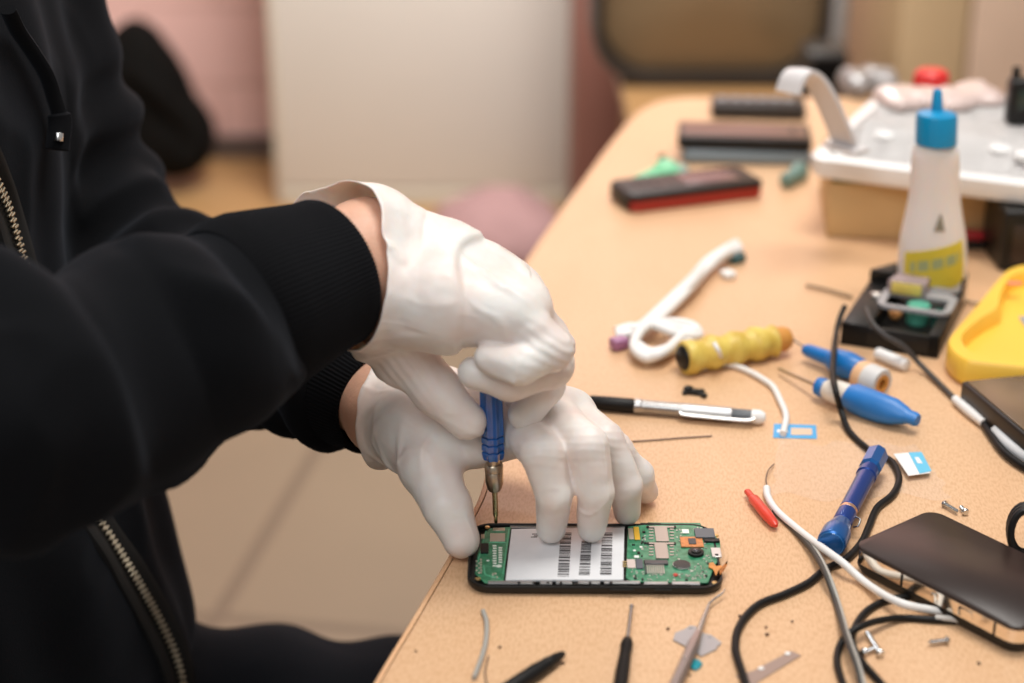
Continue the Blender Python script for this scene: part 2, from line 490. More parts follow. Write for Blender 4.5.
# edge band as a ring
bm = B(); oo = E2; ii = inset(E2, 0.0030)
b2 = bmesh.new(); n = len(oo)
for zz in (0,):
    vo0 = [b2.verts.new((p.x, p.y, TT - 0.026)) for p in oo]; vo1 = [b2.verts.new((p.x, p.y, TT - 0.0008)) for p in oo]
    i3 = inset(E2, 0.0008); vt = [b2.verts.new((p.x, p.y, TT)) for p in i3]
    vi1 = [b2.verts.new((p.x, p.y, TT)) for p in ii]; vi0 = [b2.verts.new((p.x, p.y, TT - 0.026)) for p in ii]
    seq = [vo0, vo1, vt, vi1, vi0]
    for a, b in zip(seq, seq[1:] + [seq[0]]):
        for i in range(n):
            j = (i + 1) % n; b2.faces.new((a[i], a[j], b[j], b[i]))
merge(bm, b2); obj('edge_band', bm, M_DESKEDGE, desk, world=True, shade=30)
bm = B(); b2 = bmesh.new(); g0 = inset(E2, 0.0029); g1 = inset(E2, 0.0036)
a0 = [b2.verts.new((p.x, p.y, TT - 0.001)) for p in g0]; a1 = [b2.verts.new((p.x, p.y, TT - 0.001)) for p in g1]
for i in range(n): j = (i + 1) % n; b2.faces.new((a0[i], a0[j], a1[j], a1[i]))
bmesh.ops.solidify(b2, geom=b2.faces[:], thickness=0.001)
merge(bm, b2); obj('edge_joint', bm, M_GROOVE, desk, world=True, shade=0)
for (x, y, sx, sy) in ((0.62, 1.72, 1.0, 0.018), (1.10, 1.15, 0.018, 1.0), (0.16, 1.5, 0.018, 0.40)):
    bm = B(); add_box(bm, (x, y, (TT - 0.026) / 2), (sx, sy, TT - 0.028), bev=0.001); obj('support_panel', bm, M_DESKEDGE, desk, world=True, shade=0)

# ---- background things
def Yd(py): return at(512, py, 0).y
# big pale panel leaning on the wall
p0 = at(274, 197, 0); p1 = at(578, 197, 0)
yb = 3.74
xl = aty(276, 150, yb).x; xr = aty(577, 150, yb).x
t = thing('display_panel', 'large pale grey rectangular board standing upright against the pink wall', 'board', ((xl + xr) / 2, yb, 0.008))
bm = B(); add_box(bm, (0, 0.0, 0.69), (xr - xl - 0.02, 0.03, 1.30), bev=0.004); obj('panel', bm, mat('pale grey board', (0.62, 0.575, 0.52), 0.7, noise_amt=0.04, noise_scale=2), t)
bm = B()
for s in (-1, 1): add_box(bm, (s * (xr - xl - 0.012) / 2, 0, 0.69), (0.016, 0.036, 1.36), bev=0.003)
add_box(bm, (0, 0, 0.018), (xr - xl - 0.02, 0.036, 0.035), bev=0.003); add_box(bm, (0, 0, 1.355), (xr - xl - 0.02, 0.036, 0.03), bev=0.003)
obj('frame', bm, mat('panel frame', (0.55, 0.49, 0.40), 0.6), t)
# black bag at the wall
def blob(name, prims, h, m, loc, k=0.02, wob=0.0, wsc=20, label=None, cat=None, group=None, parent=None, it=2):
    lo = np.min([np.array(p[0]) - max(p[1]) for p in prims], axis=0) - 0.02
    hi = np.max([np.array(p[0]) + max(p[1]) for p in prims], axis=0) + 0.02
    F_ = Field(lo, hi, h)
    for p in prims:
        if len(p[1]) == 3: F_.ell(p[0], p[1], None, k)
    V, Q = F_.mesh(); V = relax(V, Q, it)
    if wob: V = V + vnormals(V, Q) * (noise3(V, wsc, 3) * wob)[:, None]
    o = np_obj(name, V, Q, m, parent=parent, loc=None if parent else loc, label=label)
    if cat: o['category'] = cat
    if group: o['group'] = group
    return o
M_BLACKCLOTH = mat('black nylon', (0.004, 0.0035, 0.003), 0.85, spec=0.1, bump=0.4, bump_scale=300)
by = 3.86
def bp_(px, py): return aty(px, py, by)
t = thing('backpack', 'black backpack slumped on the floor in front of the pink wall', 'bag', tuple(aty(165, 168, by)))
t.location.z = 0.008
def bell(px, py, rx, ry, rz): c = bp_(px, py); return ((c.x, c.y, c.z), (rx, ry, rz))
blob('bag_body', [bell(158, 135, 0.118, 0.10, 0.10), bell(150, 95, 0.095, 0.09, 0.12), bell(138, 62, 0.07, 0.08, 0.10), bell(182, 140, 0.07, 0.09, 0.085), bell(120, 110, 0.09, 0.09, 0.16)], 0.012, M_BLACKCLOTH, None, k=0.05, wob=0.006, wsc=22, parent=t)
bm = B(); add_tube(bm, [bp_(122, 40), bp_(128, 26) + Vector((0, -.02, 0)), bp_(142, 24) + Vector((0, -.02, 0)), bp_(152, 40)], 0.009, n=8); obj('handle', bm, M_BLACKCLOTH, t, world=True)
bm = B(); add_tube(bm, [bp_(135, 60) + Vector((0, -.09, 0)), bp_(172, 90) + Vector((0, -.10, 0)), bp_(195, 130) + Vector((0, -.08, 0)), bp_(190, 150) + Vector((0, -.09, 0))], 0.012, n=8, sy=2.0); obj('shoulder_strap', bm, M_BLACKCLOTH, t, world=True)
# pink cloth heap
c = aty(500, 205, 3.30)
blob('cloth_heap', [((c.x + dx, 3.33 + dy, 0.07), (rx, 0.13, rz)) for dx, dy, rx, rz in ((-0.06, 0, 0.08, 0.075), (0.01, 0.03, 0.09, 0.085), (0.05, -0.02, 0.08, 0.06), (-0.09, 0.02, 0.06, 0.05))], 0.012,
     mat('dusty pink cloth', (0.36, 0.21, 0.205), 0.9, noise_amt=0.15, noise_scale=12), (c.x, 3.33, 0.008), k=0.05, wob=0.016, wsc=16, label='crumpled dusty pink cloth lying on the floor before the pale board', cat='cloth')
# maroon cabinet between board and television
xa = aty(574, 60, 3.35).x; xb = aty(700, 60, 3.35).x
t = thing('cabinet', 'maroon brown cabinet standing behind the television, right of the pale board', 'cabinet', ((xa + xb) / 2, 3.5, 0.008))
M_MAROON = mat('maroon wood', (0.27, 0.115, 0.088), 0.5, noise_amt=0.1, noise_scale=6)
bm = B(); add_box(bm, (0, 0, 0.62), (xb - xa, 0.34, 1.24), bev=0.008); obj('body', bm, M_MAROON, t)
for s in (-1, 1):
    bm = B(); add_box(bm, (s * (xb - xa) / 4, -0.176, 0.62), ((xb - xa) / 2 - 0.008, 0.018, 1.16), bev=0.004); d = obj('door', bm, M_MAROON, t)
    bm = B(); add_box(bm, (s * 0.02, -0.195, 0.7), (0.01, 0.02, 0.1), bev=0.003); obj('door_handle', bm, mat('dull brass', (0.4, 0.3, 0.15), 0.4, 1), d)
# television on a wooden stand
ty = 2.75
a = aty(592, 60, ty); b_ = aty(834, 60, ty); tw = b_.x - a.x; tcx = (a.x + b_.x) / 2; zb = aty(700, 90, ty - 0.0).z
t = thing('tv_stand', 'brown wooden stand under the old dark television', 'table', (tcx + 0.055, ty + 0.12, 0))
bm = B(); add_box(bm, (0, 0, zb - 0.0125), (tw + 0.01, 0.66, 0.025), bev=0.003); obj('stand_top', bm, M_OAK, t)
for s in (-1, 1):
    for s2 in (-1, 1):
        bm = B(); add_box(bm, (s * (tw / 2 - 0.05), s2 * 0.28, (zb - 0.025) / 2), (0.05, 0.05, zb - 0.025), bev=0.003); obj('leg', bm, M_OAK, t)
bm = B(); add_box(bm, (0, 0.315, zb / 2), (tw - 0.1, 0.015, zb - 0.03)); obj('back_panel', bm, M_OAK, t)
t = thing('television', 'old tube television with a brownish screen and dark rounded casing, behind the desk', 'television', (tcx, ty + 0.14, zb))
th_ = tw * 0.80
M_TVCASE = mat('dark tv casing', (0.030, 0.024, 0.020), 0.45)
Mx = Matrix.Rotation(math.radians(90), 4, 'X')
bm = B()
# casing as frame loft
b2 = bmesh.new(); rings = []
for (w_, h_, r_, y_) in ((tw * .50, th_ * .45, .05, .36), (tw * .74, th_ * .72, .06, .26), (tw * .98, th_ * .97, .085, .06), (tw, th_, .09, .02), (tw, th_, .09, -.10), (tw * .97, th_ * .96, .09, -.125), (tw * .92, th_ * .87, .08, -.125), (tw * .89, th_ * .84, .08, -.095)):
    rings.append([b2.verts.new((x, y_, z + th_ / 2)) for x, z in rrect(w_, h_, r_, 8)])
for A, C in zip(rings, rings[1:]):
    for i in range(len(A)): b2.faces.new((A[i], A[(i + 1) % len(A)], C[(i + 1) % len(A)], C[i]))
b2.faces.new(rings[0]); merge(bm, b2); obj('casing', bm, M_TVCASE, t)
bm = B(); b2 = bmesh.new(); N1 = 24
pts = rrect(tw * .90, th_ * .85, .09, 8)
rg = []
for k in range(0, 7):
    f = k / 6; s_ = 1 - f
    rg.append([b2.verts.new((x * s_, -.098 - .028 * (1 - s_ * s_), z * s_ + th_ / 2)) for x, z in pts] if k < 6 else None)
cv = b2.verts.new((0, -.126, th_ / 2))
for A, C in zip(rg[:-2], rg[1:-1]):
    for i in range(len(A)): b2.faces.new((A[i], A[(i + 1) % len(A)], C[(i + 1) % len(A)], C[i]))
A = rg[5]
for i in range(len(A)): b2.faces.new((A[i], A[(i + 1) % len(A)], cv))
merge(bm, b2); obj('screen', bm, mat('tv glass', (0.24, 0.165, 0.09), 0.3, spec=0.5, coat=0.2), t)
for s in (-1, 1):
    bm = B(); add_box(bm, (s * tw * .3, 0, -0.0), (0.05, 0.2, 0.012)); bm_ = bm; bmesh.ops.translate(bm, vec=(0, 0, 0.006), verts=bm.verts); obj('foot', bm, M_TVCASE, t)
# silver upright thing and tan wardrobes on the right
x0 = aty(806, 60, 2.60).x; x1 = aty(850, 60, 2.60).x
t = thing('black_speaker', 'small black box standing in front of the right side of the television', 'speaker', ((x0 + x1) / 2, 2.64, zb + .001))
bm = B(); add_box(bm, (0, 0, .05), (x1 - x0, .08, .10), bev=.012, seg=3); obj('cabinet_box', bm, M_TVCASE, t)
bm = B(); add_box(bm, (0, -.0405, .05), (x1 - x0 - .02, .002, .076), bev=.0008); obj('grille', bm, M_BLACKCLOTH, t)
x0 = aty(838, 40, 3.455).x; x1 = aty(867, 40, 3.455).x
t = thing('speaker', 'slim silver grey upright speaker right of the television', 'speaker', ((x0 + x1) / 2, 3.62, 0.008))
bm = B(); add_box(bm, (0, 0, 0.66), (x1 - x0, 0.22, 1.32), bev=0.01); obj('cabinet_box', bm, mat('silver grey plastic', (0.36, 0.35, 0.33), 0.5), t)
bm = B(); add_box(bm, (0, -0.113, 0.8), (x1 - x0 - 0.015, 0.006, 0.9), bev=0.002); obj('grille', bm, mat('grey mesh cloth', (0.30, 0.29, 0.27), 0.8), t)
x0 = aty(868, 40, 3.44).x; x1 = aty(903, 40, 3.44).x
t = thing('door_leaf', 'dark brown wooden upright board between the silver speaker and the tan wardrobe', 'board', ((x0 + x1) / 2, 3.46, 0.008))
bm = B(); add_box(bm, (0, 0, 0.8), (x1 - x0 + 0.005, 0.04, 1.6), bev=0.004); obj('board_face', bm, mat('dark brown wood', (0.15, 0.085, 0.035), 0.5, noise_amt=0.2, noise_scale=8), t)
bm = B(); add_box(bm, (0, -0.024, 0.8), (x1 - x0, 0.01, 1.45), bev=0.003); obj('raised_panel', bm, mat('dark brown wood', (0, 0, 0)), t)
x0 = aty(902, 40, 2.9).x; x1 = aty(1150, 40, 2.9).x
t = thing('wardrobe', 'tan wooden wardrobe with a paler right door at the far right', 'cabinet', ((x0 + x1) / 2, 3.15, 0))
wd = x1 - x0
bm = B(); add_box(bm, (0, 0.02, 0.9), (wd, 0.46, 1.8), bev=0.006); obj('carcass', bm, M_TANWOOD, t)
dw = aty(972, 40, 2.9).x - x0
bm = B(); add_box(bm, (-wd / 2 + dw / 2, -0.22, 0.9), (dw - 0.006, 0.02, 1.76), bev=0.003); obj('door', bm, mat('tan veneer', (0.66, 0.48, 0.28), 0.5, noise_amt=0.06, noise_scale=8), t)
bm = B(); add_box(bm, (-wd / 2 + dw + (wd - dw) / 2, -0.22, 0.9), (wd - dw - 0.006, 0.02, 1.76), bev=0.003); obj('door', bm, mat('pinkish tan veneer', (0.72, 0.53, 0.40), 0.5, noise_amt=0.06, noise_scale=8), t, label='paler pinkish tan door')
# ================================================================== the person (hoodie, gloves, trousers)
def T3(p): return np.array(tuple(p), np.float32)
fdir = np.array((0.943, -0.333, 0.0)); sdir = np.array((0.333, 0.943, 0.0)); RB = np.stack([fdir, sdir, np.array((0, 0, 1.0))], 1)
# joints
R_EL = np.array((-0.375, 0.625, 0.875)); R_SH = np.array((-0.505, 0.82, 1.11)); L_SH = np.array((-0.375, 1.19, 1.10)); L_EL = np.array((-0.305, 1.165, 0.815))
R_F0 = T3(aty(0, 408, 0.700)); R_RIM = T3(aty(331, 272, 0.845))
R_W = T3(aty(368, 268, 0.857))
L_W = T3(aty(396, 408, 0.920)); L_RIM = T3(aty(380, 402, 0.935))
# right hand joints
RH = dict(
    wt=T3(aty(366, 243, .868)), wb=T3(aty(367, 291, .851)),
    p=[T3(aty(518, 317, .827)), T3(aty(551, 350, .818)), T3(aty(521, 366, .8090)), T3(aty(490, 358, .8155))],
    r=[T3(aty(525, 310, .843)), T3(aty(553, 366, .834)), T3(aty(510, 383, .825)), T3(aty(474, 373, .829))],
    m=[T3(aty(520, 301, .861)), T3(aty(553, 346, .858)), T3(aty(546, 387, .852)), T3(aty(526, 415, .849))],
    i=[T3(aty(511, 290, .880)), T3(aty(548, 336, .884)), T3(aty(545, 378, .880)), T3(aty(520, 400, .868))],
    t=[T3(aty(388, 322, .866)), T3(aty(405, 355, .862)), T3(aty(437, 392, .852)), T3(aty(466, 420, .8475))])
LH = dict(
    i=[T3(at(522, 426, .808)), T3(at(542, 453, .812)), T3(at(554, 494, .790)), T3(at(551.5, 528.5, .7640))],
    m=[T3(at(549, 415, .813)), T3(at(587, 447, .814)), T3(at(596, 492, .790)), T3(at(591.5, 528, .7640))],
    r=[T3(at(567, 413, .809)), T3(at(604, 441, .806)), T3(at(625, 486, .781)), T3(at(627, 511, .7608))],
    p=[T3(at(574, 424, .800)), T3(at(614, 450, .790)), T3(at(638, 475, .773)), T3(at(645, 491, .7582))],
    t=[T3(at(412, 430, .800)), T3(at(429, 465, .792)), T3(at(447, 506, .777)), T3(at(461, 538, .7625))])
def hand_r(F_, dr=0.0):
    h = RH
    # palm
    F_.cone(h['wt'], h['wb'], .0215 + dr, .0195 + dr, 0)
    for a, b, r0, r1 in (('wt', h['i'][0], .0215, .0135), ('wt', h['m'][0], .0205, .0145), ('wb', h['r'][0], .020, .0135), ('wb', h['p'][0], .0190, .0125)):
        F_.cone(h[a], b, r0 + dr, r1 + dr, .016)
    mid = (h['wt'] + h['m'][0]) / 2; mid2 = (h['wb'] + h['p'][0]) / 2
    F_.cone(mid, mid2, .018 + dr, .016 + dr, .02)
    F_.cone(mid * .3 + h['i'][0] * .7, mid2 * .3 + h['p'][0] * .7, .0135 + dr, .0125 + dr, .016)
    F_.cone(h['wb'], h['t'][0], .019 + dr, .0185 + dr, .012)
    F_.chain(h['t'], [.0175 + dr, .0155 + dr, .0120 + dr, .0100 + dr], .010, .006)
    F_.chain(h['i'], [.0125 + dr, .0108 + dr, .0090 + dr, .0080 + dr], .004, .004)
    F_.chain(h['m'], [.0130 + dr, .0112 + dr, .0098 + dr, .0088 + dr], .0025, .003)
    F_.chain(h['r'], [.0125 + dr, .0105 + dr, .0088 + dr, .0078 + dr], .0022, .004)
    F_.chain(h['p'], [.0125 + dr, .0105 + dr, .0092 + dr, .0080 + dr], .0010, .004)
def hand_l(F_, dr=0.0):
    h = LH; W_ = L_W
    up = np.array((0, 0, 1.0))
    side = np.array((0.5, .8, 0)); side /= np.linalg.norm(side)
    w0 = W_ - side * .012; w1 = W_ + side * .014
    F_.cone(w0, w1, .0225 + dr, .0215 + dr, 0)
    for k, w_, r1 in (('i', w0, .0140), ('m', W_, .0140), ('r', W_, .0130), ('p', w1, .0120)):
        F_.cone(w_, h[k][0], .0205 + dr, r1 + dr, .016)
    F_.cone(h['i'][0] * .7 + W_ * .3, h['p'][0] * .7 + w1 * .3, .014 + dr, .013 + dr, .016)
    F_.cone(w0, h['t'][0], .0205 + dr, .0185 + dr, .018)
    web = (np.array(h['t'][1]) + h['i'][0]) / 2 + np.array((0, 0.006, 0.0))
    F_.cone(h['t'][0], web, .016 + dr, .0105 + dr, .016); F_.cone(web, h['i'][0], .0105 + dr, .012 + dr, .014)
    F_.chain(h['t'], [.0190 + dr, .0165 + dr, .0130 + dr, .0100 + dr], .012, .003)
    F_.chain(h['i'], [.0135 + dr, .0114 + dr, .0099 + dr, .0078 + dr], .005, .0015)
    F_.chain(h['m'], [.0135 + dr, .0114 + dr, .0099 + dr, .0078 + dr], .003, .0015)
    F_.chain(h['r'], [.0125 + dr, .0108 + dr, .0094 + dr, .0075 + dr], .003, .0015)
    F_.chain(h['p'], [.0115 + dr, .0092 + dr, .0080 + dr, .0070 + dr], .003, .005)

# ---- materials
def glove_mat():
    m = bpy.data.materials.new('white nitrile glove'); m.use_nodes = True; nt = m.node_tree; b = nt.nodes['Principled BSDF']
    b.inputs['Roughness'].default_value = 0.42; b.inputs['Specular IOR Level'].default_value = 0.35
    b.inputs['Subsurface Weight'].default_value = 0.25; b.inputs['Subsurface Radius'].default_value = (0.006, 0.003, 0.002); b.inputs['Subsurface Scale'].default_value = 1
    tc = nt.nodes.new('ShaderNodeTexCoord')
    n = nt.nodes.new('ShaderNodeTexNoise'); n.inputs['Scale'].default_value = 38; n.inputs['Detail'].default_value = 3
    nt.links.new(tc.outputs['Object'], n.inputs['Vector'])
    rp = nt.nodes.new('ShaderNodeValToRGB'); rp.color_ramp.elements[0].position = .38; rp.color_ramp.elements[1].position = .62
    rp.color_ramp.elements[0].color = (0.80, 0.655, 0.60, 1); rp.color_ramp.elements[1].color = (0.84, 0.77, 0.72, 1)
    nt.links.new(n.outputs['Fac'], rp.inputs['Fac']); nt.links.new(rp.outputs['Color'], b.inputs['Base Color'])
    # fine rubber creases
    mp = nt.nodes.new('ShaderNodeMapping'); mp.inputs['Scale'].default_value = (1.0, 1.0, 2.4); mp.inputs['Rotation'].default_value = (0.3, 0.5, 0.2)
    nt.links.new(tc.outputs['Object'], mp.inputs['Vector'])
    n2 = nt.nodes.new('ShaderNodeTexNoise'); n2.noise_type = 'RIDGED_MULTIFRACTAL'; n2.inputs['Scale'].default_value = 42; n2.inputs['Detail'].default_value = 2; n2.inputs['Distortion'].default_value = 0.7
    nt.links.new(mp.outputs[0], n2.inputs['Vector'])
    bp = nt.nodes.new('ShaderNodeBump'); bp.inputs['Strength'].default_value = 0.5; bp.inputs['Distance'].default_value = 0.0012
    nt.links.new(n2.outputs['Fac'], bp.inputs['Height']); nt.links.new(bp.outputs['Normal'], b.inputs['Normal'])
    return m
M_GLOVE = glove_mat()
M_SKIN = mat('skin', (0.70, 0.40, 0.28), 0.5, sss=0.25, noise_amt=0.12, noise_scale=60, bump=0.15, bump_scale=400)
M_HAIR = mat('dark hair', (0.03, 0.018, 0.01), 0.6)
def cloth_mat(name, col, hl):
    m = bpy.data.materials.new(name); m.use_nodes = True; nt = m.node_tree; b = nt.nodes['Principled BSDF']
    b.inputs['Roughness'].default_value = 0.92; b.inputs['Specular IOR Level'].default_value = 0.08
    b.inputs['Sheen Weight'].default_value = hl; b.inputs['Sheen Roughness'].default_value = 0.5
    b.inputs['Sheen Tint'].default_value = (0.7, 0.8, 1.0, 1)
    tc = nt.nodes.new('ShaderNodeTexCoord')
    n = nt.nodes.new('ShaderNodeTexNoise'); n.inputs['Scale'].default_value = 900; n.inputs['Detail'].default_value = 2
    nt.links.new(tc.outputs['Object'], n.inputs['Vector'])
    rp = nt.nodes.new('ShaderNodeValToRGB'); rp.color_ramp.elements[0].color = (*[c * .7 for c in col], 1); rp.color_ramp.elements[1].color = (*[c * 1.3 for c in col], 1)
    nt.links.new(n.outputs['Fac'], rp.inputs['Fac']); nt.links.new(rp.outputs['Color'], b.inputs['Base Color'])
    bp = nt.nodes.new('ShaderNodeBump'); bp.inputs['Strength'].default_value = 0.3; bp.inputs['Distance'].default_value = 0.0005
    nt.links.new(n.outputs['Fac'], bp.inputs['Height']); nt.links.new(bp.outputs['Normal'], b.inputs['Normal'])
    return m
M_HOOD = cloth_mat('black hoodie fleece', (0.0036, 0.0038, 0.0046), 0.05)
M_JEAN = cloth_mat('dark denim', (0.0045, 0.0048, 0.0065), 0.05)
M_RIB = cloth_mat('black ribbed knit', (0.0038, 0.0038, 0.0044), 0.05)

person = thing('person', 'person in black zipped hoodie and white gloves, holding a blue screwdriver over an opened phone', 'person', (-0.38, 1.0, 0.0))
# ---- body: one continuous skin
FB = Field((-0.68, 0.55, 0.0), (0.12, 1.36, 1.52), 0.0046)
for a, b, r0, r1, k in ((R_SH, R_EL, .050, .042, 0), (R_EL, R_W, .040, .027, .01), (L_SH, L_EL, .050, .040, 0), (L_EL, L_W, .038, .026, .01), (R_SH, L_SH, .060, .060, .04)):
    FB.cone(a, b, r0, r1, k)
FB.cone(R_RIM, RH['wt'], .026, .0215, .01); FB.cone(R_RIM, RH['wb'], .026, .0205, .01)
chest = np.array((-.43, 1.0, .95)); belly = np.array((-.365, .985, .64)); pelv = np.array((-.385, .985, .50))
FB.ell(chest, (.105, .155, .21), RB, .05); FB.ell(belly, (.10, .15, .16), RB, .06); FB.ell(pelv, (.11, .155, .10), RB, .05)
neck = np.array((-.435, 1.0, 1.14)); head = np.array((-.385, .985, 1.335))
FB.cone(neck, head - (0.0, 0, .06), .055, .05, .03); FB.ell(head, (.092, .074, .112), RB, .02)
FB.ell(head + fdir * .06 - (0, 0, .055), (.045, .048, .05), RB, .03)           # jaw
FB.cone(head + fdir * .088 + (0, 0, .01), head + fdir * .108 - (0, 0, .022), .008, .013, .012)  # nose
for s in (-1, 1):
    FB.ell(head + sdir * .075 * s - (0, 0, .01), (.018, .008, .030), RB, .006)     # ears
    FB.cone(head + fdir * .082 + sdir * .016 * s + (0, 0, .028), head + fdir * .074 + sdir * .046 * s + (0, 0, .026), .010, .009, .01)
FB.cone(head + fdir * .094 + sdir * .018 - (0, 0, .052), head + fdir * .094 - sdir * .018 - (0, 0, .052), .007, .007, .008)   # lips
HIP = [np.array((-.37, .89, .49)), np.array((-.33, 1.075, .455))]; KN = [np.array((.06, .84, .455)), np.array((.085, 1.075, .415))]
AN = [np.array((.03, .84, .085)), np.array((.05, 1.07, .085))]
for q in range(2):
    FB.cone(HIP[q], KN[q], .075, .052, .04); FB.cone(KN[q], AN[q], .05, .032, .02); FB.cone(AN[q], AN[q] + (.12, -.02, -.035), .032, .026, .02)
hand_r(FB, -0.003); hand_l(FB, -0.003)
V, Q = FB.mesh(); V = relax(V, Q, 2)
np_obj('body', V, Q, M_SKIN, person)
del FB
# eyes, brows, hair
for s in (-1, 1):
    bm = B(); add_ball(bm, head + fdir * .074 + sdir * .032 * s + (0, 0, .008), 0.0125, n=12); obj('eye', bm, mat('eye white', (0.8, 0.78, 0.75), 0.2), person, world=True)
FH = Field(head - .15, head + .15, .004); FH.ell(head + np.array((-.012, .0, .02)), (.099, .083, .112), RB, 0)
FH.ell(head - fdir * .03 - (0, 0, .02), (.075, .083, .10), RB, .02)
q = np.stack(np.meshgrid(*[FH.lo[k] + FH.h * np.arange(FH.n[k]) for k in range(3)], indexing='ij'), -1) - head
FH.D = np.maximum(FH.D, (q @ fdir * 1.0 - q[..., 2] * .9 - .012).astype(np.float32))
V, Q = FH.mesh(); V = relax(V, Q, 1); V += vnormals(V, Q) * (noise3(V, 160, 5) * .003)[:, None]
np_obj('hair', V, Q, M_HAIR, person)

# ---- gloves: inflated hand skin, cut open at the wrist
def make_glove(name, build, lo, hi, keep, shape, label=None, h=0.0011):
    F_ = Field(lo, hi, h); build(F_)
    V, Q = F_.mesh(0.0006); V = relax(V, Q, 2, .5)
    N = vnormals(V, Q)
    V = V + N * shape(V, N)[:, None]
    V = relax(V, Q, 1, .35)
    kp = keep(V)
    Qk = Q[kp[Q].all(1)]
    # keep the largest ring tidy: drop unused verts
    used = np.zeros(len(V), bool); used[Qk.ravel()] = True
    mp = np.cumsum(used) - 1
    o = np_obj(name, V[used], mp[Qk], M_GLOVE, person, label=label)
    # smooth the cut border
    me = o.data; b2 = bmesh.new(); b2.from_mesh(me)
    for _ in range(12):
        bv = [(v, [e.other_vert(v) for e in v.link_edges if e.is_boundary]) for v in b2.verts if v.is_boundary]
        upd = [(v, (v.co * 0.4 + sum((u.co for u in ns), Vector()) / len(ns) * 0.6)) for v, ns in bv if len(ns) >= 2]
        for v, c in upd: v.co = c
    b2.to_mesh(me); b2.free()
    s = o.modifiers.new('thickness', 'SOLIDIFY'); s.thickness = 0.0007; s.offset = -1; s.use_rim = True
    return o
# right glove
ax_r = RH['m'][0] - R_W; ax_r = ax_r / np.linalg.norm(ax_r)
GR = lambda px, py, Y: T3(aty(px, py, Y))
def build_rg(F_):
    hand_r(F_)
    # loose cuff running up the wrist
    F_.cone(RH['wt'], GR(300, 240, .882), .0215, .0205, .008); F_.cone(RH['wb'], GR(325, 290, .866), .0200, .0195, .008)
cutA = GR(302, 205, .90); cutB = GR(384, 262, .83); cutC = GR(330, 345, .845)
nrm = np.cross(cutB - cutA, cutC - cutA); nrm /= np.linalg.norm(nrm)
if nrm[0] < 0: nrm = -nrm
def shape_rg(V, N):
    s = (V - R_W) @ ax_r                                     # along the hand
    q = V - R_W
    th = np.arctan2(q[:, 2], -q[:, 1])
    d = (V - cutB) @ nrm
    out = noise3(V, 95, 11, 3) * .0010
    # loose sleeve of rubber over the back of the hand, ending in a soft step
    edge_s = .050 - .006 * np.sin(th * 1.5 + .6) + .002 * noise3(V, 60, 4)
    step = 1 / (1 + np.exp((s - edge_s) / .0007))
    ta, tb_, tc_ = RH['t'][1], RH['t'][2], RH['t'][3]
    def dseg(a, b): ab = b - a; tt = np.clip((V - a) @ ab / (ab @ ab), 0, 1); return np.linalg.norm(V - a - tt[:, None] * ab, axis=1)
    step = step * np.clip((np.minimum(dseg(ta, tb_), dseg(tb_, tc_)) - .0185) / .004, 0, 1)
    out += step * (.0030 + .0010 * noise3(V, 70, 21))
    e2 = .016 + .004 * np.sin(th * 2 + 1.2)
    out += 1 / (1 + np.exp((s - e2) / .0016)) * .0012
    # folds running obliquely
    w = np.sin((V[:, 0] * .55 + V[:, 2] * .75 + V[:, 1] * .3) * 2 * np.pi / .017 + 2.2 * noise3(V, 45, 8))
    msk = np.clip(noise3(V, 55, 33) + .15, 0, 1) * (s < .085)
    out += np.maximum(w, 0) ** 3 * .0021 * msk
    # wrinkles where the thumb joins and across the curled fingers
    tb = RH['t'][1]; dt = np.linalg.norm(V - tb, axis=1)
    out += np.sin((V[:, 0] * .8 + V[:, 2] * .6) * 2 * np.pi / .0048 + 1.5 * noise3(V, 90, 2)) * .0005 * np.exp(-(dt / .022) ** 2)
    df = np.minimum(np.linalg.norm(V - RH['p'][1], axis=1), np.linalg.norm(V - RH['m'][1], axis=1))
    out += np.sin((V[:, 0] * .5 + V[:, 2] * .85) * 2 * np.pi / .0045 + 2 * noise3(V, 110, 6)) * .0004 * np.exp(-(df / .018) ** 2)
    out += np.clip((.014 - d) / .014, 0, 1) ** 2 * .0045       # flared rim
    return out
make_glove('glove', build_rg, (-.145, .785, .80), (.05, .925, .975), lambda V: (V - cutB) @ nrm > 0.0 + .0025 * noise3(V, 90, 17), shape_rg)
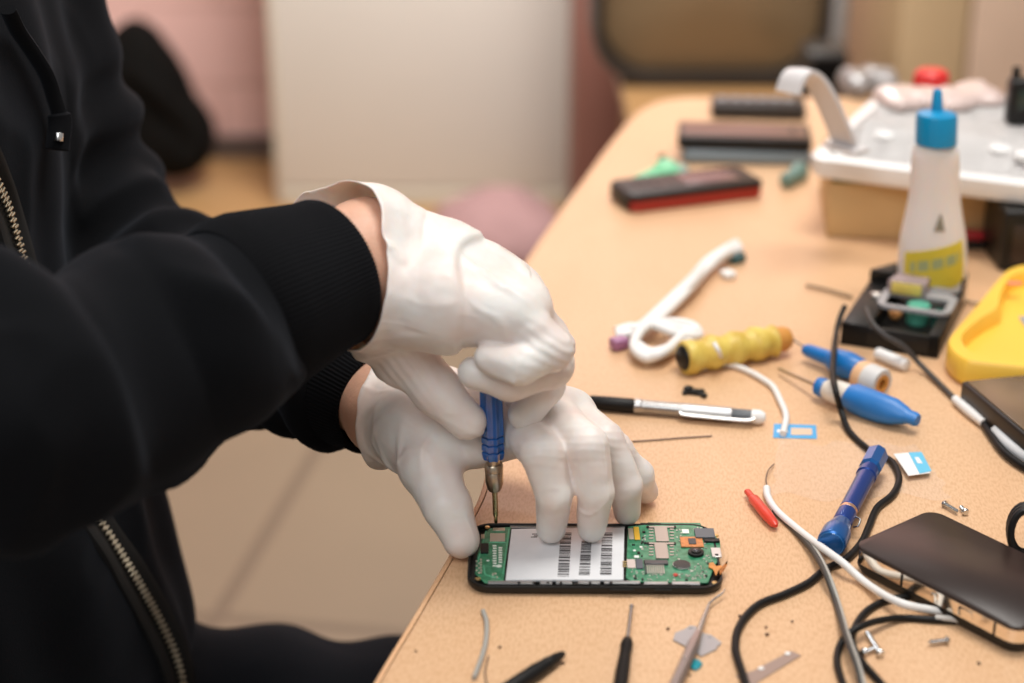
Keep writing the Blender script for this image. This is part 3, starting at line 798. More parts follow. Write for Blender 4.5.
# left glove
ax_l = LH['m'][0] - L_W; ax_l = ax_l / np.linalg.norm(ax_l)
def build_lg(F_):
    hand_l(F_)
    side = np.array((0.5, .8, 0)); side /= np.linalg.norm(side)
    back = L_RIM - L_W
    F_.cone(L_W - side * .012, L_W - side * .012 + back, .0235, .024, .008); F_.cone(L_W + side * .014, L_W + side * .014 + back, .0225, .023, .008)
lcA = T3(aty(385, 368, .94)); lcB = T3(aty(357, 406, .915)); lcC = T3(aty(372, 450, .925))
nl = np.cross(lcB - lcA, lcC - lcA); nl /= np.linalg.norm(nl)
nl = np.array(ax_l) * .85 + np.array((.35, .0, 0)); nl /= np.linalg.norm(nl)
lP = T3(aty(375, 406, .905))
def shape_lg(V, N):
    s = (V - L_W) @ ax_l; d = (V - lP) @ nl
    out = noise3(V, 80, 12, 3) * .0007
    w = np.sin((V[:, 0] * .7 - V[:, 1] * .6 + V[:, 2] * .4) * 2 * np.pi / .016 + 2 * noise3(V, 40, 9))
    out += np.maximum(w, 0) ** 3 * .0012 * np.clip(noise3(V, 50, 35) + .1, 0, 1) * np.clip((.09 - s) / .05, .15, 1)
    out += np.clip((.010 - d) / .010, 0, 1) ** 2 * .0035
    w2 = np.sin((V[:, 0] * .5 + V[:, 1] * .8 - V[:, 2] * .2) * 2 * np.pi / .011 + 2.5 * noise3(V, 60, 19))
    out += np.maximum(w2, 0) ** 4 * .0009 * np.clip(noise3(V, 45, 36), 0, 1)
    for f in 'imrp':
        dd = np.linalg.norm(V - LH[f][1], axis=1)
        out += np.sin((V[:, 1] * .5 + V[:, 2] * .85) * 2 * np.pi / .004 + 1.5 * noise3(V, 100, 6)) * .00025 * np.exp(-(dd / .012) ** 2)
    return out
make_glove('glove', build_lg, (-.125, .79, .735), (.105, .99, .865), lambda V: (V - lP) @ nl > .002 * noise3(V, 90, 18), shape_lg)

# ---- hoodie
FC = Field((-.66, .555, .48), (-.03, 1.37, 1.30), .0034)
rdir = (R_RIM - R_F0) / np.linalg.norm(R_RIM - R_F0)
R_CUF0 = R_RIM - rdir * .064
R_MID = T3(aty(150, 362, .760))
FC.cone(R_SH, R_EL, .078, .066, 0)
FC.chain([R_EL, R_F0, R_MID, R_CUF0 - rdir * .004], [.066, .0620, .0545, .0440], .03, .02)
ldir = (L_RIM - L_EL) / np.linalg.norm(L_RIM - L_EL)
L_CUF0 = L_RIM - ldir * .045
FC.cone(L_SH, L_EL, .070, .056, 0); FC.chain([L_EL, (L_EL + L_CUF0) / 2 - (0, 0, .01), L_CUF0 - ldir * .004], [.056, .050, .043], .025, .02)
FC.cone(R_SH, L_SH, .085, .080, .05)
FC.ell(chest + fdir * .0, (.135, .19, .23), RB, .05)
FC.cone((-.405, .995, .80), (-.405, .99, .70), .11, .11, .05)
FC.ell(belly + np.array((-.012, 0, -.01)), (.130, .18, .14), RB, .06)
FC.ell(np.array((-.38, .985, .555)), (.145, .19, .085), RB, .05)
FC.cone((-.50, .99, 1.16), (-.54, 1.0, 1.06), .075, .07, .05)       # hood at the back
FC.cone((-.46, .90, 1.17), (-.42, 1.10, 1.17), .045, .045, .04)
V, Q = FC.mesh(); del FC
V = relax(V, Q, 3); N = vnormals(V, Q)
def seg_par(V, a, b):
    ab = b - a; L = np.linalg.norm(ab); t = ((V - a) @ ab) / L ** 2
    c = a + np.clip(t, 0, 1)[:, None] * ab; return t * L, np.linalg.norm(V - c, axis=1), V - c
def wr(V, N):
    out = noise3(V, 18, 41, 2) * .004
    # near sleeve
    s, r, q = seg_par(V, R_EL, R_CUF0)
    m1 = np.clip((.095 - r) / .02, 0, 1) * np.clip((s + .02) / .05, 0, 1)
    side = np.cross(rdir, (0, 0, 1)); th = np.arctan2(q @ side, q[:, 2])
    ph = s * 2 * np.pi / .042 + 1.5 * np.sin(th + 1.0) + 1.5 * noise3(V, 16, 42)
    f1 = (np.abs(np.sin(ph / 2)) ** .8) * 2 - 1.1
    amp = .0030 * np.clip(.45 + .7 * np.cos(th - .5), .05, 1)
    out += f1 * amp * m1
    ph2 = s * 2 * np.pi / .075 - 2.0 * th + 2 * noise3(V, 12, 43)
    out += np.sin(ph2) * .0030 * m1
    rid = 1 - np.abs(noise3(V * (1, 1, .7), 26, 61, 2)) * 1.6
    out += np.clip(rid, 0, 1) ** 2 * .0060 * m1 - .002 * m1
    out += np.clip(1 - np.abs(noise3(V, 22, 62, 2)) * 1.6, 0, 1) ** 2 * .004 * (1 - m1)
    # fabric gathering above the cuff
    L_ = np.linalg.norm(R_CUF0 - R_EL)
    out += m1 * np.exp(-((s - L_ + .018) / .014) ** 2) * .0025
    # far sleeve
    s, r, q = seg_par(V, L_EL, L_CUF0)
    m2 = np.clip((.08 - r) / .02, 0, 1)
    out += m2 * np.sin(s * 2 * np.pi / .040 + 1.5 * noise3(V, 20, 44)) * .0045
    s, r, q = seg_par(V, L_SH, L_EL)
    m3 = np.clip((.09 - r) / .02, 0, 1) * np.clip((s - .12) / .1, 0, 1)
    out += m3 * np.sin(s * 2 * np.pi / .050 + 1.8 * noise3(V, 14, 45)) * .0045
    # body: long soft vertical drapes
    m4 = np.clip(1 - m1 - m2 - m3, 0, 1)
    out += m4 * np.sin((V @ sdir) * 2 * np.pi / .07 + 2.5 * noise3(V * (1, 1, .4), 10, 46)) * .003
    return out
V = V + N * wr(V, N)[:, None]
V = relax(V, Q, 2, .5)
hood = np_obj('hoodie', V, Q, M_HOOD, person)
from mathutils.bvhtree import BVHTree
s_, r_, q_ = seg_par(V, R_EL, R_CUF0)
keepv = (r_ > .104) | (s_ < -.10)
Qt = Q[keepv[Q].all(1)]
bvh = BVHTree.FromPolygons([tuple(v) for v in V], [tuple(int(k) for k in f) for f in Qt])
def hit(px, py):
    d = ray(px, py).normalized(); r = bvh.ray_cast(Vector((0, 0, CZ)), d)
    return (r[0], r[1])
# ribbed cuffs
def cuff(p0, p1, r0, r1, ribs, flat=1.0):
    """ribbed knit band from p0 to the rim p1, rolled inward at the rim"""
    d = Vector(p1 - p0); M_ = axis_mat(p0, d); L = d.length
    prof = [(r0 * .93, -.006), (r0, 0), (r0 * 1.01, L * .2), ((r0 + r1) / 2, L * .55), (r1 * 1.0, L * .85), (r1 * .995, L * .96), (r1 * .975, L * .995), (r1 * .94, L), (r1 * .91, L * .985), (r1 * .89, L * .9), (r1 * .87, L * .6)]
    b2 = bmesh.new(); n = ribs * 4; rings = []
    for r, z in prof:
        rings.append([b2.verts.new(((r + .0003 * (1 if (i % 4) in (0, 1) else -1)) * math.cos(2 * math.pi * i / n) * flat, (r + .0003 * (1 if (i % 4) in (0, 1) else -1)) * math.sin(2 * math.pi * i / n), z)) for i in range(n)])
    for A, C in zip(rings, rings[1:]):
        for i in range(n): b2.faces.new((A[i], A[(i + 1) % n], C[(i + 1) % n], C[i]))
    b2.transform(M_); bm = bmesh.new(); merge(bm, b2); return bm
o = obj('cuff', cuff(R_CUF0, R_RIM, .0475, .0405, 112), M_RIB, hood, shade=50); 
o = obj('cuff', cuff(L_CUF0, L_RIM, .0395, .0345, 92), M_RIB, hood, shade=50)
for o in hood.children:
    o.data.transform(Matrix.Translation(-(person.location)))
# zip: tape and metal teeth dropped on the cloth
M_ZIP = mat('antique brass teeth', (0.62, 0.55, 0.42), 0.32, 1.0)
M_TAPE = mat('black zip tape', (0.008, 0.008, 0.008), 0.8)
def zip_run(pix, step=.0021):
    P = []
    for a, b in zip(pix, pix[1:]):
        for k in range(10):
            t = k / 10; h_ = hit(a[0] + (b[0] - a[0]) * t, a[1] + (b[1] - a[1]) * t)
            if h_[0] is not None: P.append(h_)
    pos = [p for p, n_ in P]; nn = [n_ for p, n_ in P]
    for _ in range(6):
        pos = [pos[0]] + [(pos[i - 1] + pos[i] * 2 + pos[i + 1]) / 4 for i in range(1, len(pos) - 1)] + [pos[-1]]
        nn = [nn[0]] + [((nn[i - 1] + nn[i] * 2 + nn[i + 1]) / 4).normalized() for i in range(1, len(nn) - 1)] + [nn[-1]]
    # resample
    out = []; acc = 0
    for i in range(len(pos) - 1):
        seg = pos[i + 1] - pos[i]; L = seg.length
        while acc < L:
            t = acc / max(L, 1e-9); out.append((pos[i] + seg * t, nn[i].lerp(nn[i + 1], t).normalized(), seg.normalized())); acc += step
        acc -= L
    return out
bmz, bmt = B(), B()
for pix in ([(-40, 120), (-8, 180), (4, 205), (13, 235), (24, 275), (42, 350), (60, 430), (78, 485), (92, 514), (112, 545), (134, 580), (155, 617), (170, 648), (178, 672), (182, 700)],):
    run = zip_run(pix)
    if len(run) < 3: continue
    for i, (p, n_, d) in enumerate(run):
        s_ = d.cross(n_).normalized(); sg = 1 if i % 2 else -1
        R_ = Matrix((s_, d, n_)).transposed()
        add_box(bmz, p + n_ * .0028 + s_ * .0013 * sg, (.0046, .0015, .0020), R_, bev=.0004, seg=1)
    b2 = bmesh.new(); rows = []
    for p, n_, d in run:
        s_ = d.cross(n_).normalized()
        rows.append([b2.verts.new(p + n_ * h_ + s_ * w_) for w_, h_ in ((-.016, -.004), (-.014, .0022), (-.009, .0030), (-.0075, .0014), (0, .0012), (.0075, .0014), (.009, .0030), (.014, .0022), (.016, -.004))])
    for A, C in zip(rows, rows[1:]):
        for k in range(8): b2.faces.new((A[k], A[k + 1], C[k + 1], C[k]))
    merge(bmt, b2)
zt = obj('zip', bmt, M_TAPE, hood, shade=60); zz = obj('zip_teeth', bmz, M_ZIP, zt, shade=30, label='brass zip teeth')
for o in (zt, zz): o.data.transform(Matrix.Translation(-person.location))
# drawstring with metal tip
pts = []
for px, py, off in ((-12, 10, .012), (6, 32, .008), (20, 52, .008), (33, 75, .009), (41, 98, .009), (45, 120, .010), (42, 148, .010)):
    h_ = hit(px, py)
    if h_[0] is not None: pts.append(h_[0] + h_[1] * off)
bm = B(); add_tube(bm, pts, lambda t: .0052 if t < .80 else .0078, n=10, sy=.7); ds = obj('drawstring', bm, M_RIB, hood)
bm = B(); add_cyl(bm, pts[-2] + (pts[-1] - pts[-2]) * .45 + Vector((.002, -.006, .002)), pts[-2] + (pts[-1] - pts[-2]) * .75 + Vector((.002, -.006, .002)), .0030, n=14, bev=.0008); ag = obj('drawstring_tip', bm, mat('steel', (0.6, 0.6, 0.6), 0.25, 1.0), ds)
for o in (ds, ag): o.data.transform(Matrix.Translation(-person.location))

# ---- trousers and shoes
FT = Field((-.56, .70, .04), (.20, 1.22, .62), .0052)
FT.ell(np.array((-.385, .985, .50)), (.14, .19, .10), RB, 0)
for q in range(2):
    FT.cone(HIP[q], HIP[q] * .35 + KN[q] * .65, .098, .082, .04); FT.cone(HIP[q] * .35 + KN[q] * .65, KN[q], .082, .070, .02); FT.cone(KN[q], AN[q] + (0, 0, .03), .068, .058, .02)
V, Q = FT.mesh(); V = relax(V, Q, 3)
s = V[:, 0]
V = V + vnormals(V, Q) * (noise3(V, 22, 51) * .005 + np.sin(s * 2 * np.pi / .09 + 2 * noise3(V, 10, 52)) * .004)[:, None]
np_obj('trousers', V, Q, M_JEAN, person)
for q in range(2):
    FS = Field(AN[q] - (.07, .09, .09), AN[q] + (.22, .09, .07), .004)
    a = AN[q].copy(); a[2] = .055
    FS.ell(a + (-.005, 0, 0), (.055, .040, .05), None, 0); FS.ell(a + (.09, -.012, -.012), (.095, .045, .035), None, .03)
    g = np.stack(np.meshgrid(*[FS.lo[k] + FS.h * np.arange(FS.n[k]) for k in range(3)], indexing='ij'), -1)
    FS.D = np.maximum(FS.D, (.010 - g[..., 2]).astype(np.float32))
    V, Q = FS.mesh(); V = relax(V, Q, 1); V[:, 2] = np.maximum(V[:, 2], .0085)
    np_obj('shoe', V, Q, mat('black leather', (0.012, 0.012, 0.012), 0.4), person)
# ================================================================== things on the desk
Z0 = TT + 0.0001
M_BLACK = mat('black plastic', (0.007, 0.0065, 0.006), 0.38, spec=0.35)
M_BLACKR = mat('black rubber', (0.006, 0.0055, 0.0055), 0.45, spec=0.25)
M_STEEL = mat('steel', (0, 0, 0)) if 'steel' in MATS else mat('steel', (0.6, 0.6, 0.6), 0.25, 1.0)
M_CHROME = mat('chrome', (0.62, 0.61, 0.60), 0.22, 1.0)
M_SATIN = mat('satin metal', (0.62, 0.58, 0.54), 0.38, 0.9)
M_PCB = mat('green circuit board', (0.010, 0.15, 0.065), 0.35, coat=0.5, col2=(0.06, 0.27, 0.15), noise_scale=420)
M_PCBL = mat('light green solder mask', (0.10, 0.42, 0.24), 0.4)
M_SILK = mat('white print', (0.75, 0.80, 0.74), 0.6)
M_GOLD = mat('gold contact', (0.80, 0.58, 0.26), 0.28, 1.0)
M_COPPER = mat('orange flex film', (0.72, 0.28, 0.06), 0.35, noise_amt=0.3, noise_scale=300)
M_WHITEP = mat('white plastic', (0.80, 0.79, 0.77), 0.4)
M_WHITEC = mat('white cable', (0.78, 0.77, 0.75), 0.4)
M_BLUE = mat('clear blue plastic', (0.001, 0.085, 0.33), 0.16, coat=0.6, spec=0.8)
M_BLUE2 = mat('blue plastic', (0.005, 0.15, 0.46), 0.35)

# ---- opened phone
HS = 0.62
PC = (0.0447, 0.8167); PR = math.radians(-0.5)
phone = thing('opened_phone', 'opened black phone with green circuit boards and a white barcoded battery, under the gloved fingers', 'phone', (PC[0], PC[1], Z0), PR); phone.scale = (1, 1, HS)
def ph(px, py, h=0.0085):
    p = at(px, py, Z0 + h * HS); dx, dy = p.x - PC[0], p.y - PC[1]
    return (dx * math.cos(-PR) - dy * math.sin(-PR), dx * math.sin(-PR) + dy * math.cos(-PR))
PL, PWD = 0.1372, 0.0700
def loft(bm, specs, mi=0, cap0=True, cap1=True):
    b2 = bmesh.new(); rg = []
    for w_, h_, r_, z in specs: rg.append([b2.verts.new((x, y, z)) for x, y in rrect(w_, h_, r_, 8)])
    for A, C in zip(rg, rg[1:]):
        for i in range(len(A)): b2.faces.new((A[i], A[(i + 1) % len(A)], C[(i + 1) % len(A)], C[i]))
    if cap0: b2.faces.new(rg[0])
    if cap1: b2.faces.new(rg[-1])
    merge(bm, b2, mi)
bm = B(); loft(bm, [(PL - .008, PWD - .008, .010, 0), (PL - .003, PWD - .003, .011, .0008), (PL - .0005, PWD - .0005, .0125, .003), (PL, PWD, .013, .0055), (PL, PWD, .013, .0082), (PL - .0006, PWD - .0006, .0125, .0088), (PL - .0024, PWD - .0024, .0115, .0088), (PL - .0030, PWD - .0030, .011, .0080), (PL - .0032, PWD - .0032, .011, .0050)])
obj('housing', bm, M_BLACK, phone)
# inner chassis pieces along the long sides
M_ALU = mat('dull aluminium', (0.50, 0.51, 0.52), 0.35, 0.85)
for a, b, c in ((488, 535, 582.6), (540, 552, 582.8), (556, 572, 582.6), (578, 600, 582.6), (604, 640, 582.4), (644, 668, 583.4), (672, 700, 583.4)):
    x0, y0 = ph(a, c, .008); x1, _ = ph(b, c, .008)
    bm = B(); add_box(bm, ((x0 + x1) / 2, y0, .0078), (x1 - x0, .0030, .0016), bev=.0003); obj('chassis_rail', bm, M_ALU, phone)
bm = B()
x0, y0 = ph(510, 526.5, .007); x1, _ = ph(625, 526.5, .007); add_box(bm, ((x0 + x1) / 2, y0, .0068), (x1 - x0, .0028, .0012), bev=.0002)
for a in (519, 534, 548, 561, 575, 590, 611): x_, y_ = ph(a, 582.6, .0088); b3 = B(); add_cyl(b3, (x_, y_, .0080), (x_, y_, .0090), .0009, n=10); obj('rivet', b3, M_BLACK, phone)
obj('metal_chassis', bm, M_ALU, phone)
for a, b, c in ((610, 634, 590), (655, 672, 590), (640, 690, 585.5), (572, 590, 585)):
    x0, y0 = ph(a, c, .0085); x1, _ = ph(b, c, .0085); bm = B(); add_box(bm, ((x0 + x1) / 2, max(y0, -PWD / 2 - .0003), .0062 if c > 586 else .0086), (x1 - x0, .0012, .0020), bev=.0003); obj('side_catch', bm, M_BLACK, phone)
bm = B()
x0, y0 = ph(640, 522.0, .009); x1, _ = ph(661, 522.0, .009); add_box(bm, ((x0 + x1) / 2, PWD / 2 + .0004, .0075), (x1 - x0, .0012, .0022), bev=.0003)
obj('side_button', bm, M_BLACK, phone)
def poly_px(pix, h): return [ph(x, y, h) for x, y in pix]
def pbox(bm, x0, y0, x1, y1, h, t, bev=.0002, mi=0):
    """box whose top at height h covers the pixel rectangle"""
    a = ph((x0 + x1) / 2, y0, h); b = ph((x0 + x1) / 2, y1, h); c = ph(x0, (y0 + y1) / 2, h); d = ph(x1, (y0 + y1) / 2, h)
    add_box(bm, ((c[0] + d[0]) / 2, (a[1] + b[1]) / 2, h - t / 2), (abs(d[0] - c[0]), abs(a[1] - b[1]), t), bev=bev, seg=1, mi=mi)
# small board on the left
bm = B(); add_prism(bm, poly_px([(490, 528), (511, 526.5), (506, 560), (503.5, 582.5), (485, 582.5), (475, 573), (478, 552), (483, 534)], .0082), .0068, .0080, bev=.0002, seg=1)
sb = obj('lower_circuit_board', bm, M_PCB, phone, shade=20)
bm = B(); pbox(bm, 490, 533, 505, 541, .0086, .0007); obj('contact_pad', bm, mat('beige pad', (0.52, 0.44, 0.36), 0.4, 0.4), sb)
bm = B(); pbox(bm, 480.5, 543, 488.5, 552.5, .0096, .0016); obj('chip', bm, M_BLACK, sb)
bm = B()
for k in range(9): pbox(bm, 492.6 + (k % 2) * .3, 545 + k * 2.5, 496.5, 546.4 + k * 2.5, .00815, .00012, 0)
for k in range(7): pbox(bm, 498.5, 547 + k * 2.4, 502.2, 548.5 + k * 2.4, .00815, .00012, 0)
x_, y_ = ph(499, 566, .0082); add_cyl(bm, (x_, y_, .0080), (x_, y_, .0083), .0015, n=16)
x_, y_ = ph(488, 560.5, .0082); add_cyl(bm, (x_, y_, .0080), (x_, y_, .0083), .0008, n=12)
obj('printed_marks', bm, M_SILK, sb)
bm = B()
for k in range(6):
    pbox(bm, 475.6 + (k % 2) * 2.5, 560 + k * 2.3, 477.6 + (k % 2) * 2.5, 561.5 + k * 2.3, .0086, .0006)
    pbox(bm, 479.8, 558.5 + k * 2.6, 482.0, 560.1 + k * 2.6, .0086, .0006)
for (a, b) in ((492, 573), (496, 576), (494.5, 572.5)): pbox(bm, a, b, a + 2, b + 1.6, .0087, .0007)
pbox(bm, 493, 527.6, 505, 530.4, .0088, .0008); pbox(bm, 481, 534, 484.5, 538, .0094, .0014)
sj = obj('solder_joints', bm, mat('solder', (0.60, 0.55, 0.46), 0.3, 0.8), sb); sj['kind'] = 'stuff'
bm = B()
for pth in ([(486, 531), (482, 545), (478, 562)], [(484, 565), (485, 574), (492, 577), (500, 578)], [(509, 529), (506, 552), (503, 574)], [(489, 542), (506, 542.5)]):
    for (a, b), (c, d) in zip(pth, pth[1:]):
        p, q = ph(a, b, .0082), ph(c, d, .0082); add_cyl(bm, (*p, .00805), (*q, .00805), .00035, n=6)
obj('board_traces', bm, M_PCBL, sb)
# battery
bm = B(); add_prism(bm, poly_px([(511.5, 528.5), (624.5, 527), (623.5, 579.2), (505.5, 579.2)], .0092), .0064, .0090, bev=.0004, seg=2)
bat = obj('battery', bm, mat('white battery wrap', (0.68, 0.69, 0.71), 0.42, noise_amt=0.03, noise_scale=200), phone, shade=30)
bm = B(); rnd = random.Random(3)
def bars(bm, xa0, xa1, xb0, xb1, y0, y1):
    y = y0
    while y < y1:
        w_ = rnd.choice((.7, .9, 1.3, 2.0)); f = (y - y0) / (y1 - y0)
        l, r = xa0 + (xb0 - xa0) * f, xa1 + (xb1 - xa1) * f
        pbox(bm, l, y, r, min(y + w_, y1), .00912, .00018, 0); y += w_ + rnd.choice((.45, .6, .9, 1.2))
bars(bm, 560.5, 571.5, 557.5, 568.8, 532.5, 576.5)
bars(bm, 581.5, 591.5, 578.6, 589.8, 541, 575)
bars(bm, 602, 612.5, 600, 611.5, 532.5, 575)
obj('barcode', bm, mat('barcode ink', (0.055, 0.055, 0.06), 0.5), bat, shade=0, label='three black barcodes')
bm = B()
for k, (a, b, c) in enumerate(((532, 541, 533.6), (534, 545, 535.4), (537, 546, 531.6), (531, 537, 536.6))): pbox(bm, a, c, b, c + .8, .00912, .00018, 0)
obj('printed_marks', bm, mat('barcode ink', (0, 0, 0)), bat, shade=0)
# main board
bm = B(); add_prism(bm, poly_px([(628, 526), (648, 524), (648, 521.8), (700, 522.3), (704, 529), (712, 533), (720, 540), (721, 556), (716, 563), (712, 572), (708, 582), (660, 581.5), (630, 580.5), (626, 577)], .0088), .0070, .0084, bev=.0002, seg=1)
mb = obj('main_circuit_board', bm, M_PCB, phone, shade=20)
M_SHIELD = mat('nickel shield', (0.50, 0.42, 0.37), 0.5, 0.6)
for (y0, y1) in ((526, 541), (542.5, 558)):
    bm = B(); pbox(bm, 655, y0, 668, y1, .0098, .0006, .0002)
    for s in (0, 1):
        for k in range(4):
            yy = y0 + 2.5 + k * 3.0
            if s == 0: pbox(bm, 649, yy, 653.5, yy + 1.1, .0092, .0008, .0001)
            else: pbox(bm, 669.8, yy, 674, yy + 1.1, .0092, .0008, .0001)
    pbox(bm, 649, y0 - .2, 674, y0 + 1.3, .0096, .0010, .0001); obj('sim_contact', bm, M_SHIELD, mb)
    bm = B(); pbox(bm, 646.5, y0 - .6, 655, y0 + 1.6, .0094, .0008); pbox(bm, 668, y0 - .6, 676, y0 + 1.6, .0094, .0008); obj('contact_spring', bm, M_BLACK, mb)
bm = B(); pbox(bm, 644.5, 559.5, 668, 563.5, .0104, .0022); pbox(bm, 644.5, 559.5, 646, 573, .0100, .0018); 
obj('card_slot', bm, mat('dark grey metal', (0.10, 0.10, 0.105), 0.35, 0.6), mb)
bm = B()
for k in range(9): pbox(bm, 647 + k * 2.0, 564, 648.1 + k * 2.0, 573, .0096, .0008, .0001)
obj('card_pins', bm, M_SATIN, mb)
bm = B(); x_, y_ = ph(681.8, 563.5, .0108); add_cyl(bm, (x_, y_, .0084), (x_, y_, .0102), .0049, n=28, bev=.0003); vm = obj('vibration_motor', bm, M_STEEL, mb)
bm = B(); add_cyl(bm, (x_, y_, .0102), (x_, y_, .0105), .0046, n=28, bev=.0001); obj('motor_cover', bm, mat('dark disc', (0.035, 0.03, 0.028), 0.5), vm)
bm = B(); pbox(bm, 680.5, 536.5, 703, 546.5, .0098, .0010); fx = obj('orange_flex', bm, mat('orange board', (0.68, 0.24, 0.07), 0.4, noise_amt=.3, noise_scale=400), mb)
bm = B(); pbox(bm, 688.5, 538, 696, 543.5, .0106, .0010); obj('chip', bm, mat('dark grey chip', (0.05, 0.05, 0.055), 0.4), fx)
bm = B(); x_, y_ = ph(696, 551.5, .0108); add_cyl(bm, (x_, y_, .0084), (x_, y_, .0112), .0044, n=24, bev=.0004); add_cyl(bm, (x_, y_, .0112), (x_, y_, .0124), .0028, n=20, bev=.0003); cm = obj('camera_module', bm, M_BLACK, mb)
bm = B(); add_ball(bm, (x_, y_, .0122), .0016, (1, 1, .5)); obj('lens', bm, mat('lens glass', (0.02, 0.02, 0.03), 0.05, coat=1), cm)
bm = B(); pbox(bm, 695, 528, 714.5, 537, .0112, .0028); jk = obj('headphone_socket', bm, mat('slate plastic', (0.10, 0.115, 0.13), 0.35), mb)
bm = B(); pbox(bm, 704, 538, 719.5, 541, .0104, .0024); obj('black_connector', bm, M_BLACK, mb)
bm = B(); pbox(bm, 711.5, 547.5, 721, 556.5, .0104, .0020); us = obj('light_sensor', bm, mat('pale metal', (0.72, 0.72, 0.70), 0.3, 0.7), mb)
bm = B(); pbox(bm, 715, 553.5, 718.5, 555.8, .0106, .0010); obj('sensor_window', bm, M_BLACK, us)
bm = B(); pbox(bm, 636, 558.5, 643, 568, .0098, .0014); obj('chip', bm, mat('grey ribbed chip', (0.09, 0.10, 0.12), 0.4), mb)
bm = B(); pbox(bm, 627, 559, 635.5, 567.5, .0094, .0010); obj('battery_connector', bm, mat('beige connector', (0.60, 0.50, 0.46), 0.5), mb)
bm = B()
for k in range(3): pbox(bm, 622.5, 561 + k * 2.2, 627, 562 + k * 2.2, .0098, .0006, .0001)
obj('gold_pins', bm, M_GOLD, mb)
bm = B(); pbox(bm, 634, 526.5, 639.5, 539.5, .0096, .0006); obj('amber_tape', bm, mat('amber tape', (0.62, 0.36, 0.03), 0.3), mb)
bm = B(); pbox(bm, 628.5, 528, 633.5, 539, .0092, .0005); obj('metal_tab', bm, mat('beige pad', (0, 0, 0)), mb)
bm = B(); pbox(bm, 634, 555, 639, 557.5, .0092, .0006, .0003); obj('white_component', bm, M_SILK, mb)
bm = B(); pbox(bm, 682, 529, 689, 533, .0094, .0008); obj('white_component', bm, M_SILK, mb)
for a, b in ((634.5, 550.5), (641, 547)): bm = B(); x_, y_ = ph(a, b, .0086); add_cyl(bm, (x_, y_, .0084), (x_, y_, .0088), .0009, n=12); obj('white_component', bm, M_SILK, mb)
bm = B(); add_ball(bm, (*ph(675.5, 575, .009), .0090), .0014); obj('red_component', bm, mat('red dot', (0.55, 0.05, 0.03), 0.4), mb)
bm = B(); rnd = random.Random(12)
for reg, n_ in (((641, 527, 649, 556), 12), ((676, 528, 682, 560), 14), ((686, 563, 706, 578), 26), ((630, 569, 662, 579), 24), ((700, 542, 712, 562), 12), ((664, 573, 704, 580), 18), ((690, 524, 702, 529), 5)):
    for k in range(n_):
        a = rnd.uniform(reg[0], reg[2]); b = rnd.uniform(reg[1], reg[3]); w_ = rnd.uniform(.9, 2.2)
        pbox(bm, a, b, a + w_, b + rnd.uniform(.6, 1.4), .0088 + rnd.uniform(0, .0003), .0006, .0001)
for k in range(34):
    a = rnd.uniform(630, 708); b = rnd.uniform(526, 579)
    if 644 < a < 678 and b < 574: continue
    if 678 < a < 704 and 534 < b < 570: continue
    w_ = rnd.uniform(1.2, 3.0); b3 = B(); pbox(b3, a, b, a + w_, b + rnd.uniform(.9, 2.0), .0093, .0010, .0001); obj('tiny_chip', b3, M_BLACK, mb)
o = obj('small_components', bm, mat('tin parts', (0.62, 0.62, 0.55), 0.35, 0.5, noise_amt=.7, noise_scale=700), mb); o['kind'] = 'stuff'
bm = B()
add_prism(bm, poly_px([(709, 563), (713, 562), (716.5, 566), (721, 565), (723, 567.5), (719, 571), (716, 575.5), (713, 569), (708.5, 567)], .0098), .0092, .0098, bev=.0001, seg=1)
b2 = bmesh.new(); q = poly_px([(716.5, 575), (719, 569.5), (725.5, 564), (727.5, 561), (727.2, 566), (724, 570.5), (720, 575)], .0098)
vs_ = [b2.verts.new((x, y, .0098 + .001 * (i in (2, 3, 4)))) for i, (x, y) in enumerate(q)]; b2.faces.new(vs_); bmesh.ops.solidify(b2, geom=b2.faces[:], thickness=.0003); merge(bm, b2)
obj('copper_flex', bm, M_COPPER, mb, shade=0)
for a, b in ((487.5, 527), (478, 578.5), (714.8, 582.5), (716, 535)):
    x_, y_ = ph(a, b, .0084); bm = B(); add_cyl(bm, (x_, y_, .0070), (x_, y_, .0086), .0015, n=14, bev=.0003); add_box(bm, (x_, y_, .0086), (.0014, .0004, .0002)); obj('screw_post', bm, M_GOLD, phone)

# ---- blue precision screwdriver held upright
tip = at(496, 523.5, Z0 + .0088 * HS); topv = aty(491, 393, tip.y); ax = (topv - tip).normalized()
drv = thing('precision_screwdriver', 'small screwdriver with fluted clear blue handle, held upright in the gloved hand', 'screwdriver', tip)
A_ = axis_mat((0, 0, 0), ax)
bm = B(); add_lathe(bm, [(.0006, 0), (.0011, .0012), (.0011, .004), (.0016, .006), (.0016, .023)], A_, 14); obj('shaft', bm, mat('brassy steel', (0.62, 0.50, 0.28), 0.25, 1.0), drv)
bm = B(); add_lathe(bm, [(.0017, .0205), (.0036, .0215), (.0044, .0235), (.0050, .0265), (.0050, .033), (.0047, .0335), (.0053, .034), (.0053, .037), (.0046, .038), (.0035, .0382), (.0035, .044)], A_, 28, fn=lambda a, r, z: r + (.00012 * math.cos(a * 28) if .026 < z < .034 else 0))
obj('collar', bm, mat('aged steel', (0.50, 0.43, 0.34), 0.28, 1.0), drv)
def flute(a, r, z):
    k = 1 - .17 * (0.5 + 0.5 * math.cos(a * 8)) ** .6
    return r * k
pr = [(.0040, .0410), (.0058, .0415), (.0063, .0430)]
for z in (.0470, .0515, .0560): pr += [(.0068, z - .0014), (.0068, z - .0006), (.0057, z - .0003), (.0057, z + .0004), (.0068, z + .0007)]
pr += [(.0068, .062), (.0066, .090), (.0060, .100), (.0050, .104), (.0, .105)]
bm = B(); add_lathe(bm, pr, A_, 64, fn=flute); obj('handle', bm, M_BLUE, drv, shade=35)

